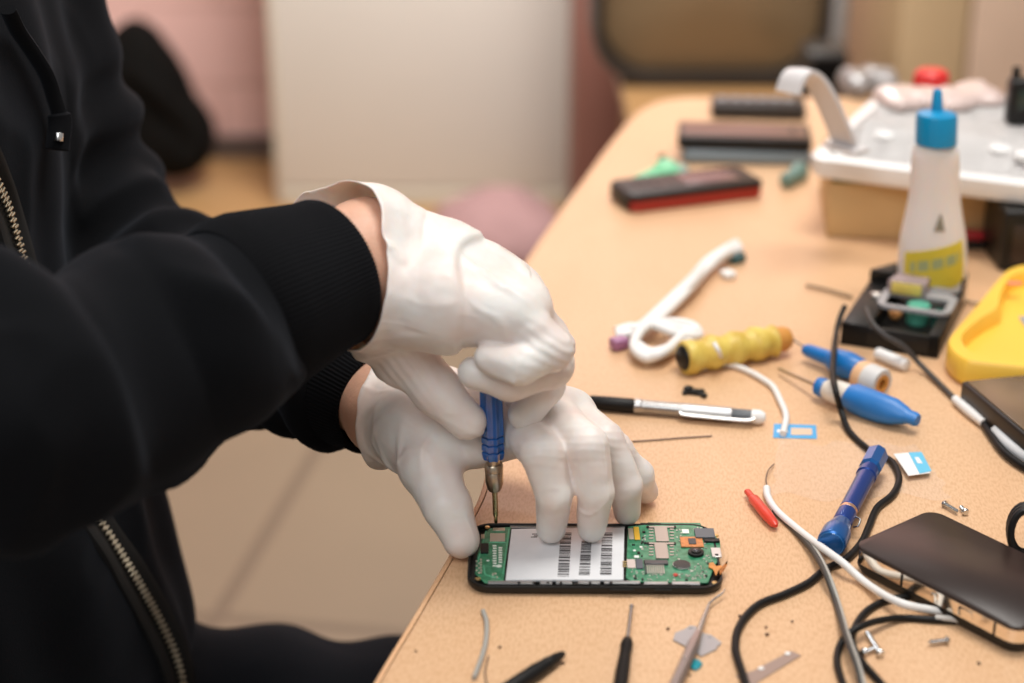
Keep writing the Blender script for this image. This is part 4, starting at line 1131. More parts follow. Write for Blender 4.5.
# ---- helpers for things lying on the desk
def on(px, py, r=0.0): return at(px, py, TT + r + .0001)
def simple(name, bm, m, label, cat, loc, group=None, shade=40):
    return setp(obj(name, bm, m, shade=shade, world=True, loc=loc), label, cat, group)
def cable(name, pix, r, m, label, cat='cable', lift=None, n=10, group=None):
    P = []
    for i, p in enumerate(pix):
        dz = p[2] if len(p) > 2 else 0
        P.append(at(p[0], p[1], TT + r + .0002 + dz))
    bm = B(); add_tube(bm, P, r, n=n, per=10)
    return simple(name, bm, m, label, cat, P[0] - Vector((0, 0, r)), group)
def lying(pa, pb, r):
    """frame with local z running from a to b on the desk"""
    a = on(*pa, r); b = on(*pb, r); return a, b, (b - a).length

# grey bits of wire
cable('wire_piece', [(483, 611), (486.5, 622), (486, 640), (482, 656), (474, 678)], .0013, mat('grey insulation', (0.36, 0.35, 0.32), 0.5), 'short bent piece of grey insulated wire left of the black-tipped stick', 'wire')
cable('wire_piece', [(488.5, 656), (486, 666), (485, 674), (488, 690)], .00045, mat('brown wire', (0.16, 0.10, 0.07), 0.5), 'hair-thin dark brown wire standing curved beside the grey wire piece', 'wire')
bpy.data.objects['wire_piece.001']['label'] = 'hair-thin dark brown wire lying right of the grey wire piece'
# black pen-like spudger
a, b, L = lying((564, 653), (492, 700), .0038)
t = thing('spudger', 'black pointed prying stick reaching in from the bottom edge, left of the black screwdriver', 'tool', on(545, 668))
M_ = axis_mat(a, b - a)
bm = B(); add_lathe(bm, [(.0, -.0002), (.0012, .0002), (.0020, .0022), (.0023, .005), (.0026, .0054), (.0032, .012), (.0040, .022), (.0041, L - .002), (.0036, L)], M_, 20); obj('shaft', bm, M_BLACKR, t, world=True)
bm = B(); add_lathe(bm, [(.0033, .0118), (.0035, .0122), (.0035, .0129), (.0034, .0133)], M_, 20); obj('ring', bm, M_BLACK, t, world=True)
# small black screwdriver
a, b, L = lying((631.5, 607), (627.5, 640), .0030)
c_ = on(618, 700, .0034)
t = thing('small_screwdriver', 'small screwdriver with black handle and thin steel blade pointing at the opened phone', 'screwdriver', on(624, 660))
bm = B(); add_cyl(bm, a, b, .00085, .00105, n=12); add_cyl(bm, a - (b - a).normalized() * .0012, a + (b - a).normalized() * .001, .0012, .0012, n=10); obj('blade', bm, M_STEEL, t, world=True)
d = (c_ - b).normalized(); bm = B(); add_lathe(bm, [(.0012, -.001), (.0024, .0), (.0031, .003), (.0033, .007), (.0028, .012), (.0032, .018), (.0036, .03), (.0036, .045), (.0, .0455)], axis_mat(b, d), 24, fn=lambda a_, r, z: r * (1 - .04 * (math.cos(a_ * 6) > 0.3)))
obj('handle', bm, M_BLACKR, t, world=True, shade=60)
# probe with hooked tip
t = thing('dental_probe', 'grey metal probe with a thin hooked tip leaning over the shield plate', 'tool', on(690, 668))
P = [on(725, 589.5, .0045), on(722, 593.5, .0040), on(715, 598.5, .0034), on(709, 604, .0032)]
bm = B(); add_tube(bm, P, lambda q: .00035 + .0004 * q, n=8); obj('hook', bm, M_CHROME, t, world=True)
bm = B(); P = [on(709, 604, .0032), on(704, 617, .0034), on(698, 633, .0036)]; add_tube(bm, P, lambda q: .0007 + .0010 * q, n=10); obj('neck', bm, M_SATIN, t, world=True)
bm = B(); P = [on(698.3, 632, .0036), on(694, 642, .0038), on(684, 665, .0038), on(666, 705, .0038)]; add_tube(bm, P, lambda q: .0017 + .0014 * min(1, q * 5), n=6, spline=False); obj('grip', bm, mat('mauve grey metal', (0.38, 0.32, 0.30), 0.35, 0.7), t, world=True, shade=20)
bm = B(); p = on(684, 661, .0038); add_cyl(bm, p + Vector((0, -.001, .0025)), p + Vector((0, -.001, .0034)), .0007, n=10); obj('rivet', bm, M_SATIN, t, world=True)
# shield plate
bm = B(); pp = [(675, 634), (685, 630), (690, 626.5), (696, 627.5), (698, 632), (706, 635), (711, 636), (721.5, 643.5), (720, 646), (716.5, 648), (717, 650), (701, 657.5), (698, 655), (687, 648), (673, 641)]
add_prism(bm, [tuple(on(*p).xy) for p in pp][::-1], TT + .0002, TT + .0009, bev=.0001, seg=1)
for p in ((690.5, 628.8), (709.5, 637.5)): q = on(*p); add_cyl(bm, (q.x, q.y, TT + .0009), (q.x, q.y, TT + .0012), .0011, n=14)
simple('shield_plate', bm, mat('brushed aluminium', (0.46, 0.45, 0.46), 0.4, 0.7), 'small angular silver metal plate lying under the hooked probe', 'metal plate', on(698, 642))
bm = B(); pp = [(690, 664), (693, 660.5), (699, 661), (702.5, 665), (700, 669), (695, 671.5), (691, 669)]
add_prism(bm, [tuple(on(*p).xy) for p in pp][::-1], TT + .0001, TT + .0013, bev=.0004)
simple('plastic_chip', bm, mat('teal plastic', (0.0, 0.24, 0.30), 0.3), 'tiny teal plastic chip beside the hooked probe', 'scrap', on(696, 666))
# crumbs
rnd = random.Random(5)
cl = [(668, 629.5, 'tiny brown crumb left of the silver metal plate'), (758, 603, 'tiny dark crumb just above the bend of the black cable'), (792, 622, 'tiny dark crumb between black cable and grey twin wire, lower one'), (766, 628, 'tiny pale crumb inside the bend of the black cable'),
      (767, 635, 'tiny dark crumb above the flat grey strip'), (740, 617, 'tiny dark crumb touching the left of the black cable bend'), (500, 648, 'tiny brown crumb right of the grey wire piece'), (979, 664, 'tiny brown crumb at the bottom right of the desk'), (416, 652, 'tiny brown crumb near the left desk edge'), (690, 676, 'tiny brown crumb left of the teal chip'), (563, 664, 'tiny brown crumb below the tip of the black stick')]
for x, y, lb in cl:
    bm = B(); p = on(x, y); bmesh.ops.create_icosphere(bm, subdivisions=1, radius=.0007 + rnd.random() * .0005)
    for v in bm.verts: v.co = Vector((v.co.x * rnd.uniform(.7, 1.3), v.co.y * rnd.uniform(.7, 1.3), v.co.z * .6 + .0006)) + p
    simple('crumb', bm, mat('brown crumb', (0.10, 0.05, 0.025), 0.7), lb, 'crumb', p, 'crumbs on the desk')
# flat strip
t = thing('flat_strip', 'flat translucent grey-brown plastic strip with two white dots, under the black cable', 'strip', on(775, 668))
pp = [(736, 676), (752, 672), (791, 651.5), (801, 656), (762, 680), (748, 690)]
bm = B(); add_prism(bm, [tuple(on(*p).xy) for p in pp][::-1], TT + .0002, TT + .0006); obj('film', bm, mat('smoky film', (0.34, 0.24, 0.20), 0.3), t, world=True, shade=0)
for p in ((787.5, 654.5), (761, 669.3)): bm = B(); q = on(*p); add_cyl(bm, (q.x, q.y, TT + .0005), (q.x, q.y, TT + .0009), .0014, n=16); obj('white_dot', bm, M_WHITEP, t, world=True)

# ---- cables
cable('black_cable', [(752, 705), (743, 675), (735.5, 648), (740, 625), (758, 605), (785, 594), (808, 583), (826, 569), (846, 559, 0), (861, 543), (869, 526), (877, 508, 0), (893, 494), (899, 478), (892, 462, 0), (880, 455, 0), (868, 449, 0), (849, 431), (841, 410, .006), (836, 392, .0195), (833, 374, .0205), (834, 352, .018), (836, 335, .012), (840, 318, .018), (845, 306, .024)], .0021, M_BLACKR,
      'long black cable winding from the bottom edge past the flashlight to the black open casing')
cable('white_cable', [(766.5, 488), (768, 497), (777, 511), (800, 531, .001), (824, 549, .005), (843, 563, .0055), (862, 580, .001), (884, 595, .0035), (905, 604.5, .005), (932, 610, .0015), (950, 611.5, .0005), (956, 612)], .0022, M_WHITEC,
      'white cable running from the red clip down to the frame of the dark smartphone')
twin = cable('grey_wire', [(774, 511, -.0002), (795, 531, 0), (813, 551, 0.0025), (826, 575, .005), (836, 603), (846, 637, .005), (857, 668, .005), (866, 705)], .0016, mat('dark grey insulation', (0.05, 0.045, 0.04), 0.5), 'thin dark and light grey twin wire running down from the red clip to the bottom edge', 'wire')
cable('grey_wire', [(776.5, 510), (797.5, 530, .001), (816, 550.5, .0035), (829, 575, .006), (839, 603, .001), (849, 637, .006), (860, 668, .006), (869, 705, .001)], .0011, mat('light grey insulation', (0.40, 0.38, 0.34), 0.45), 'light grey strand of the twin wire running from the red clip to the bottom edge', 'wire')
twin['label'] = 'dark strand of the twin wire running from the red clip to the bottom edge'
cable('black_lead', [(979, 622.8, .0005), (965, 621.5), (932, 619.5), (903, 618), (880, 620.5, .003), (862, 626, .0055), (850, 633, .004), (840, 645), (837, 660), (841, 678), (852, 705)], .0019, M_BLACKR, 'black lead looping out from under the dark smartphone, the lower and outer of two', group='black leads from the dark smartphone')
cable('black_lead', [(937, 597, -.0002), (930, 596.3, -.0002), (914, 596, -.0002), (888, 600, -.0002), (868, 610, 0), (856, 625, 0), (852, 641, 0), (860, 659, 0), (878, 680), (900, 705)], .0019, M_BLACKR, 'black lead looping out from under the dark smartphone, the upper and inner of two', group='black leads from the dark smartphone')
# light tip on the first lead
bm = B(); add_tube(bm, [on(972, 622, .0028), on(955, 619.5, .0028), on(935, 618.0, .0028)], lambda q: .0022 - .0004 * q, n=10); simple('cable_sleeve', bm, mat('grey cable sleeve', (0.45, 0.43, 0.40), 0.4), 'grey sleeve on the lower black lead where it leaves the dark smartphone', 'cable sleeve', on(957, 620))
# red clip and its fine wire
t = thing('red_clip', 'red plastic clip lying at the upper end of the white cable', 'clip', on(760, 508))
a, b, L = lying((747, 491), (776, 526), .0035); M_ = axis_mat(a, b - a)
bm = B(); add_lathe(bm, [(.0018, 0), (.0022, .001), (.0022, .008), (.0024, .009)], M_, 16, sy=.8); obj('jaw_cover', bm, mat('red plastic', (0.68, 0.055, 0.03), 0.3), t, world=True)
bm = B(); add_lathe(bm, [(.0024, .0085), (.0034, .0105), (.0036, L * .7), (.0028, L * .93), (.0012, L)], M_, 18, sy=.85); obj('boot', bm, mat('red plastic', (0, 0, 0)), t, world=True)
cable('fine_wire', [(767, 487, .003), (766, 478, .003), (768.5, 470, .003), (774, 464, .001)], .0004, mat('brown wire', (0, 0, 0)), 'hair-thin dark wire sticking up from the end of the white cable', 'wire')
# flashlight
t = thing('flashlight', 'slim metallic blue flashlight lying across the black cable', 'flashlight', on(855, 505))
M_FL = mat('anodised blue', (0.006, 0.11, 0.38), 0.28, 0.55, coat=0.4)
a, b = on(831, 544, .0084), on(878, 453, .0130); L = (b - a).length; M_ = axis_mat(a, b - a)
bm = B(); add_lathe(bm, [(.0072, 0), (.0080, .0008), (.0082, .002), (.0082, .012), (.0078, .0135), (.0060, .021), (.0052, .024)], M_, 32, fn=lambda a_, r, z: r * (1 - .02 * (math.cos(a_ * 12) > 0.2)) if .003 < z < .012 else r); obj('head', bm, M_FL, t, world=True, shade=30)
bm = B(); add_lathe(bm, [(.0, .0006), (.0066, .0003), (.0071, -.0002), (.0073, .0004)], M_, 32); obj('lens', bm, mat('blue lens', (0.05, 0.25, 0.6), 0.08, coat=1), t, world=True)
bm = B(); add_lathe(bm, [(.0052, .0235), (.0056, .025), (.0056, .036), (.0050, .0365), (.0050, .0395), (.0055, .040), (.0055, L - .032), (.0062, L - .031), (.0062, L - .026), (.0052, L - .025), (.0052, L - .022)], M_, 28); obj('barrel', bm, mat('anodised blue dark', (0.006, 0.042, 0.24), 0.3, 0.5, coat=0.3), t, world=True, shade=30, label='darker blue barrel')
bm = B(); add_lathe(bm, [(.0051, .0363), (.0054, .0366), (.0054, .0393), (.0051, .0396)], M_, 28); obj('copper_ring', bm, mat('copper', (0.75, 0.45, 0.30), 0.3, 0.9), t, world=True)
bm = B(); add_lathe(bm, [(.0052, L - .022), (.0068, L - .020), (.0070, L - .003), (.0058, L)], M_, 8); obj('tail_cap', bm, M_FL, t, world=True, shade=10)
bm = B(); s_ = (b - a).normalized(); sd_ = s_.cross(Vector((0, 0, 1)))
add_tube(bm, [a + s_ * .034 + sd_ * .0055, a + s_ * .032 + sd_ * .0085, a + s_ * .028 + sd_ * .0085 - Vector((0, 0, .002)), a + s_ * .029 + sd_ * .006 - Vector((0, 0, .004))], .0006, n=8); obj('lanyard_ring', bm, M_STEEL, t, world=True)

# ---- helper: slab with a given footprint
def foot(pA, pB, pC, z):
    """pA corner, pB along length, pC along width (pixels on plane z) -> centre, rot, L, W"""
    A, Bq, C_ = at(*pA, z), at(*pB, z), at(*pC, z)
    u = (Bq - A); L = u.length; u.normalize(); v = Vector((-u.y, u.x, 0)); w_ = (C_ - A).dot(v)
    if w_ < 0: v = -v; w_ = -w_
    c = A + u * L / 2 + v * w_ / 2
    return Vector((c.x, c.y, 0)), math.atan2(u.y, u.x), L, w_
# dark smartphone with metal frame
c, rz, L, Wd = foot((852, 544), (1018, 630), (940, 502.5), TT + .0165)
L = .110; 
u = Vector((math.cos(rz), math.sin(rz), 0)); A = at(852, 544, TT + .0165); v = Vector((-u.y, u.x, 0)); Wd = .066
c = A + u * L / 2 + v * Wd / 2
t = thing('smartphone', 'dark glass smartphone with a shiny metal frame, lying on the cables at the right edge', 'phone', (c.x, c.y, TT + .0042), rz)
bm = B(); loft(bm, [(L - .005, Wd - .005, .0085, -.0039), (L - .003, Wd - .003, .0085, -.0028), (L, Wd, .009, .0006), (L, Wd, .009, .0020), (L - .001, Wd - .001, .0088, .0024)]); obj('back_cover', bm, M_BLACK, t)
bm = B(); loft(bm, [(L - .0012, Wd - .0012, .0086, .0024), (L - .0006, Wd - .0006, .0088, .0026), (L - .0006, Wd - .0006, .0088, .0098), (L - .0012, Wd - .0012, .0086, .0101)]); fr = obj('metal_frame', bm, mat('polished frame', (0.88, 0.80, 0.70), 0.14, 1.0), t)
bm = B(); loft(bm, [(L - .001, Wd - .001, .0088, .0101), (L, Wd, .009, .0104), (L, Wd, .009, .0118), (L - .0012, Wd - .0012, .0085, .0123)]); obj('front_glass', bm, mat('dark glossy glass', (0.022, 0.013, 0.011), 0.32, spec=0.35), t)
for x_, w_ in ((.002, .004), (.022, .009), (-.020, .0012), (.040, .0012)):
    bm = B(); add_box(bm, (x_, -Wd / 2 + .0002, .0062), (w_, .0008, .0050 if w_ > .002 else .0071), bev=.0002); obj('side_key' if w_ > .002 else 'frame_gap', bm, mat('polished frame', (0, 0, 0)) if w_ > .002 else M_BLACK, fr)
# metal screws on the desk
def screw(a, b, lb, r=.0011):
    p, q, L_ = lying(a, b, .0022); t = thing('screw', lb, 'screw', (p + q) / 2 - Vector((0, 0, .0022)), 0, 'loose silver screws')
    M_ = axis_mat(p, q - p)
    bm = B(); add_lathe(bm, [(.0, 0), (.0016, .0002), (.0023, .0012), (.0023, .0018), (r, .0020)], M_, 16); obj('head', bm, M_CHROME, t, world=True)
    pr = [(r, .0019)]; z = .0025
    while z < L_ - .001: pr += [(r * 1.25, z), (r * .85, z + .0004)]; z += .0009
    pr += [(.0002, L_)]
    bm = B(); add_lathe(bm, pr, M_, 12); obj('thread', bm, M_STEEL, t, world=True)
screw((881, 655), (866, 631), 'silver screw below the black leads, the upright one of a crossed pair')
screw((862, 653), (878, 646.5), 'silver screw below the black leads, the flat one of a crossed pair')
screw((949, 640), (928, 642.5), 'silver screw lying alone below the dark smartphone')
screw((943, 503), (958, 512), 'silver screw touching the far edge of the dark smartphone, the left one')
screw((966, 513), (960, 506), 'silver screw touching the far edge of the dark smartphone, the right one')
# black ring at the right edge
t = thing('cable_loop', 'black cable coil at the right edge above the dark smartphone', 'cable', on(1022, 532))
for k in range(3):
    bm = B(); c0 = at(1026 + k, 534, TT + .0155); P = [c0 + Vector((.0085 * math.cos(q), .004 * math.sin(q) + .003 * k, .0125 * math.sin(q))) for q in np.linspace(0, 2 * math.pi, 25)]
    add_tube(bm, P, .0022, n=8, spline=False); obj('winding', bm, M_BLACKR, t, world=True)

# ---- pen
a, b, L = lying((578, 401), (765, 417.5), .0050)
t = thing('ballpoint_pen', 'silver and black ballpoint pen lying behind the left gloved hand', 'pen', on(670, 409)); M_ = axis_mat(a, b - a)
f = lambda x: L * (x - 578) / 187
bm = B(); add_lathe(bm, [(.0, 0), (.0010, .0004), (.0034, .006), (.0040, f(590))], M_, 24); obj('tip', bm, M_CHROME, t, world=True)
bm = B(); add_lathe(bm, [(.0040, f(590)), (.0046, f(592)), (.0049, f(612)), (.0048, f(634)), (.0044, f(635))], M_, 24); obj('grip', bm, M_BLACKR, t, world=True)
pr = [(.0044, f(635)), (.0050, f(636)), (.0050, f(642)), (.0046, f(643))]; z = f(645)
while z < f(683): pr += [(.0047, z), (.0047, z + .0010), (.0043, z + .0012), (.0043, z + .0018)]; z += .0022
pr += [(.0047, f(684)), (.0047, f(732)), (.0040, f(733))]
bm = B(); add_lathe(bm, pr, M_, 28); obj('barrel', bm, mat('ribbed silver', (0.42, 0.41, 0.40), 0.3, 1.0), t, world=True, shade=30)
bm = B(); add_lathe(bm, [(.0040, f(732)), (.0042, f(733)), (.0042, f(752))], M_, 24); obj('dark_band', bm, mat('smoke band', (0.10, 0.11, 0.12), 0.3), t, world=True)
bm = B(); add_lathe(bm, [(.0036, f(751)), (.0046, f(752)), (.0047, f(760)), (.0030, f(765)), (.0, f(766))], M_, 24); obj('cap', bm, M_WHITEP, t, world=True)
d = (b - a).normalized(); sd_ = d.cross(Vector((0, 0, 1))) * 1.0
bm = B(); add_tube(bm, [a + d * f(682) + sd_ * .0052 + Vector((0, 0, .001)), a + d * f(690) + sd_ * .0066, a + d * f(745) + sd_ * .0068, a + d * f(755) + sd_ * .005 + Vector((0, 0, .001))], .0012, n=10, sx=1.6); obj('clip', bm, M_CHROME, t, world=True)
# small dark bit and a fine wire
bm = B()
for x, y, s_ in ((688, 392, .004), (695, 394, .0035), (701, 393.5, .003), (704, 397.5, .0028), (684.5, 394.5, .0025)):
    p = on(x, y); add_box(bm, p + Vector((0, 0, s_ * .5)), (s_ * 1.4, s_ * 1.2, s_), rot=x * .7, bev=.0006)
add_box(bm, on(695, 394.5) + Vector((0, 0, .001)), (.014, .004, .002), rot=-.3, bev=.0005)
simple('plastic_bit', bm, M_BLACK, 'small black plastic bit lying above the middle of the silver pen', 'scrap', on(695, 394))
cable('fine_wire', [(632, 441.5), (655, 440), (680, 438), (712, 436)], .0005, mat('brown wire', (0, 0, 0)), 'straight hair-thin wire lying below the silver pen', 'wire')

# ---- yellow handled tool, white cables
t = thing('yellow_tool', 'yellow wound handle with a black end and an orange collar', 'tool', on(730, 350))
a, b, L = lying((683, 358), (772, 341), .0118); M_ = axis_mat(a, b - a)
pr = [(.0085, .0)] ; 
for k in range(37):
    z = L * k / 36; pr.append((.0112 + .0012 * math.sin(k * .70) + .0004 * math.sin(k * 2.3), z + .0005))
bm = B(); add_lathe(bm, pr, M_, 28, fn=lambda a_, r, z: r * (1 + .03 * math.sin(3 * a_ + z * 200))); obj('grip', bm, mat('pale yellow rubber', (0.74, 0.58, 0.13), 0.45, col2=(0.60, 0.40, 0.06), noise_scale=60), t, world=True)
bm = B(); add_lathe(bm, [(.0, -.0022), (.0070, -.002), (.0088, -.0005), (.0092, .001)], M_, 24); obj('end_cap', bm, M_BLACK, t, world=True)
bm = B(); add_lathe(bm, [(.0095, L), (.0100, L + .002), (.0088, L + .006), (.0092, L + .009), (.0075, L + .013), (.0030, L + .016)], M_, 24); obj('collar', bm, mat('orange rubber', (0.62, 0.27, 0.05), 0.45), t, world=True)
bm = B(); e_ = b + (b - a).normalized() * .015; add_tube(bm, [e_, e_ + Vector((.006, -.001, -.004)), e_ + Vector((.012, -.003, -.008))], .0008, n=8); obj('blade', bm, M_STEEL, t, world=True)
cable('white_lead', [(697, 369), (710, 366), (724, 364), (738, 367), (752, 373), (764, 380), (773, 387), (780, 400), (786, 416), (783, 434)], .0022, M_WHITEC, 'thin white cable curving from under the yellow tool to the blue sticker')
bm = B(); add_tube(bm, [at(714, 343, TT + .0245), at(719, 352, TT + .0195), at(723, 362, TT + .0045), at(730, 365, TT + .0025)], .0016, n=8); simple('white_strand', bm, M_WHITEC, 'short white strand hanging over the yellow tool', 'cable', on(723, 362))
# white cable bundle
t = thing('cable_bundle', 'bundle of white cables with small plugs lying behind the yellow tool', 'cable', on(670, 310))
rnd = random.Random(9)
for k in range(5):
    o_ = (k - 2) * 3.2; q = (k - 2)
    pts = [(738 + q, 246 + o_ * .5, .004), (722, 254 + o_ * .5, .006 + .002 * (k % 2)), (706, 266 + o_ * .6, .006), (692, 282 + o_ * .6, .005 + .003 * (k % 3)), (674, 300 + o_ * .7, .006), (655, 318 + o_ * .7, .006), (640, 330 + o_ * .6, .004 + .003 * (k % 2))]
    if k < 3: pts += [(628, 334 + o_, .004), (616, 336 + o_ * .7, .003)]
    else: pts += [(634, 345 + o_ * .4, .005), (646, 356 + o_ * .3, .004), (664, 352, .005 + .002 * (k % 2)), (684, 336 - q, .007), (697, 331 - q, .008)]
    bm = B(); add_tube(bm, [at(x, y, TT + .0035 + z) for x, y, z in pts], .0036, n=10); obj('strand', bm, M_WHITEC, t, world=True)
for k in range(3):
    bm = B(); q = k * 5
    add_tube(bm, [at(638 + q * .3, 334 - q * .3, TT + .010), at(648, 326 - q * .2, TT + .013), at(672, 322 + q, TT + .012), at(693, 326 + q, TT + .010), at(698, 336, TT + .008), at(676, 345 + q * .3, TT + .006), at(652, 352 + q * .3, TT + .006), at(637, 344, TT + .007)], .0034, n=10); obj('strand', bm, M_WHITEC, t, world=True)
bm = B(); p = at(737, 258, TT + .004); add_box(bm, p, (.013, .009, .007), rot=.7, bev=.001); obj('plug', bm, mat('dark teal plastic', (0.03, 0.10, 0.11), 0.4), t, world=True, label='dark teal plug')
bm = B(); p = at(619, 343, TT + .005); add_box(bm, p, (.012, .010, .008), rot=.5, bev=.0015); obj('plug', bm, mat('purple plastic', (0.36, 0.16, 0.30), 0.4), t, world=True, label='purple plug')
bm = B(); p = at(728, 274, TT + .003); add_box(bm, p, (.010, .012, .005), rot=.4, bev=.0015); obj('plug', bm, M_WHITEP, t, world=True, label='small white plug')

# ---- blue screwdrivers, roll, sticker, bag
t = thing('blue_screwdriver', 'screwdriver with a blue and white twisted handle lying in front of the paper roll', 'screwdriver', on(868, 402))
a, b, L = lying((818, 386), (917, 420), .0095); M_ = axis_mat(a, b - a); p0 = on(779, 369, .004)
bm = B(); add_cyl(bm, p0, a, .0011, .0014, n=12); obj('blade', bm, mat('aged steel', (0, 0, 0)), t, world=True)
fz = lambda x: L * (x - 818) / 99
bm = B(); add_lathe(bm, [(.002, -.002), (.0062, 0), (.0066, fz(824)), (.0056, fz(826))], M_, 24); obj('ferrule', bm, M_BLUE2, t, world=True)
bm = B(); add_lathe(bm, [(.0056, fz(825)), (.0072, fz(829)), (.0082, fz(838)), (.0080, fz(850))], M_, 24); obj('white_grip', bm, mat('cream plastic', (0.74, 0.68, 0.60), 0.45), t, world=True)
bm = B(); add_lathe(bm, [(.0078, fz(849)), (.0098, fz(855)), (.0100, fz(868)), (.0096, fz(882)), (.0086, fz(895)), (.0060, fz(905)), (.0046, fz(909)), (.0046, fz(915)), (.0036, fz(918))], M_, 36, fn=lambda a_, r, z: r * (1 + .06 * math.cos(3 * a_ + z * 140))); obj('handle', bm, mat('bright blue rubber', (0.018, 0.18, 0.52), 0.42), t, world=True)
t = thing('blue_tube', 'blue capped tube lying against the paper roll, behind the blue and white screwdriver', 'tube', on(835, 362))
a, b, L = lying((804, 349), (862, 372), .0090); b.z += .001; M_ = axis_mat(a, b - a)
bm = B(); add_lathe(bm, [(.0, 0), (.0034, .0006), (.0048, .004), (.0055, L * .45)], M_, 24); obj('nose', bm, M_BLUE2, t, world=True)
bm = B(); add_lathe(bm, [(.0056, L * .44), (.0088, L * .56), (.0096, L * .75), (.0080, L * .98), (.0070, L)], M_, 24); obj('body', bm, M_BLUE2, t, world=True)
t = thing('paper_roll', 'small white and orange roll standing on its side between blue tools', 'roll', on(876, 389))
c = at(876, 379, TT + .0108); M_ = axis_mat(c - Vector((.75, -.35, 0)).normalized() * .008, Vector((.60, -.75, 0)))
bm = B(); add_lathe(bm, [(.0060, 0), (.0106, 0), (.0106, .014), (.0098, .0155), (.0060, .0155), (.0060, 0)], M_, 32); obj('roll_body', bm, mat('pale grey tape', (0.62, 0.60, 0.58), 0.5), t, world=True)
bm = B(); add_lathe(bm, [(.0036, .001), (.0066, .001), (.0066, .0158), (.0036, .0158), (.0036, .001)], M_, 24); obj('core', bm, mat('orange rubber', (0, 0, 0)), t, world=True, label='orange core')
bm = B(); add_lathe(bm, [(.0103, -.004), (.0108, -.003), (.0108, .003), (.0103, .004)], M_, 32); obj('orange_band', bm, mat('peach tape', (0.75, 0.45, 0.25), 0.45), t, world=True)
a, b, L = lying((877, 353), (907, 365.5), .0046); bm = B(); add_cyl(bm, a, b, .0044, n=20, bev=.001); simple('white_tube', bm, M_WHITEP, 'short white plastic tube lying in front of the black open casing', 'tube', on(892, 359))
# sticker
t = thing('sticker', 'flat light blue and white rectangular sticker at the end of the thin white cable', 'sticker', on(795, 432))
def flat(pp, z0, z1, m, nm, t, lab=None): bm = B(); add_prism(bm, [tuple(on(*p).xy) for p in pp][::-1], TT + z0, TT + z1); return obj(nm, bm, m, t, world=True, shade=0, label=lab)
M_SKY = mat('sky blue print', (0.06, 0.36, 0.68), 0.4)
flat([(774, 424), (816, 425.5), (817, 439), (773, 438)], .0001, .0004, M_SKY, 'backing', t)
flat([(791, 428.5), (812, 429), (812, 435.5), (791, 435.5)], .0004, .0006, mat('pale peach paper', (0.70, 0.50, 0.36), 0.5), 'window', t)
flat([(777, 430), (788, 430.5), (788, 433), (777, 433)], .0004, .0006, M_WHITEP, 'printed_mark', t)
# zip bag: thin crinkled transparent film
def film():
    m = bpy.data.materials.new('clear plastic film'); m.use_nodes = True; nt = m.node_tree; b = nt.nodes['Principled BSDF']
    b.inputs['Base Color'].default_value = (0.95, 0.93, 0.92, 1); b.inputs['Roughness'].default_value = 0.14; b.inputs['Alpha'].default_value = 0.08
    b.inputs['Specular IOR Level'].default_value = 0.9
    return m
t = thing('plastic_bag', 'clear crinkled plastic bag with a white and blue label, lying around the flashlight', 'bag', on(860, 470))
cs = [at(778, 441, TT + .001), at(915, 444, TT + .001), at(952, 497, TT + .001), at(770, 497, TT + .001)]
b2 = bmesh.new(); NX, NY = 60, 30; g = []
for j in range(NY + 1):
    row = []
    for i in range(NX + 1):
        u_, v_ = i / NX, j / NY
        p = (cs[0] * (1 - u_) + cs[1] * u_) * (1 - v_) + (cs[3] * (1 - u_) + cs[2] * u_) * v_
        p = p + Vector((noise.noise(Vector((v_ * 5, 2, 1))) * .010, noise.noise(Vector((u_ * 5, 7, 1))) * .010, 0))
        z = TT + .0006 + .0022 * max(0, noise.noise(Vector((p.x * 45, p.y * 45, 1)))) + .0008 * abs(noise.noise(Vector((p.x * 160, p.y * 120, 3))))
        row.append(b2.verts.new((p.x, p.y, z)))
    g.append(row)
for j in range(NY):
    for i in range(NX): b2.faces.new((g[j][i], g[j][i + 1], g[j + 1][i + 1], g[j + 1][i]))
bm = B(); merge(bm, b2); obj('film', bm, film(), t, world=True, shade=60)
flat([(893, 459), (909, 457.5), (930, 478), (908, 481)], .0034, .0037, M_WHITEP, 'label', t)
flat([(908, 458), (921, 457.5), (931, 476.5), (919, 479)], .0038, .0040, mat('cyan print', (0.12, 0.50, 0.72), 0.4), 'label_print', t)
flat([(914, 463), (918, 463), (922, 469), (917, 469)], .0040, .0042, M_WHITEP, 'printed_mark', t)
# ================================================================== rear of the desk
M_GREYP = mat('grey plastic', (0.33, 0.34, 0.35), 0.45)
# black open casing with a green coil
c, rz, L, Wd = foot((840, 339), (938, 354), (870, 286), TT + .004)
t = thing('open_casing', 'black open plastic casing with a green coil inside, in front of the glue bottle', 'casing', (c.x, c.y, Z0), rz)
hx, hy = L / 2, Wd / 2
bm = B(); add_box(bm, (0, 0, .0015), (L, Wd, .003), bev=.0005)
add_box(bm, (0, -hy + .002, .008), (L, .004, .016), bev=.0008); add_box(bm, (0, hy - .002, .006), (L, .004, .012), bev=.0008)
add_box(bm, (-hx + .010, 0, .0085), (.020, Wd, .017), bev=.001); add_box(bm, (hx - .004, 0, .008), (.008, Wd, .016), bev=.0008)
obj('base', bm, M_BLACK, t)
bm = B(); add_prism(bm, [(-hx, hy - .022), (-hx + .014, hy), (-hx + .022, hy), (-hx + .018, hy - .024)], .015, .026, bev=.001); obj('clip', bm, M_BLACK, t)
bm = B(); add_prism(bm, [(hx - .012, hy - .016), (hx - .006, hy), (hx, hy), (hx, hy - .018)], .012, .026, bev=.001); obj('clip', bm, M_BLACK, t)
bm = B(); b2 = bmesh.new(); o1 = rrect(.054, .042, .010, 6, .008, .001); i1 = rrect(.043, .024, .003, 6, .008, -.003)
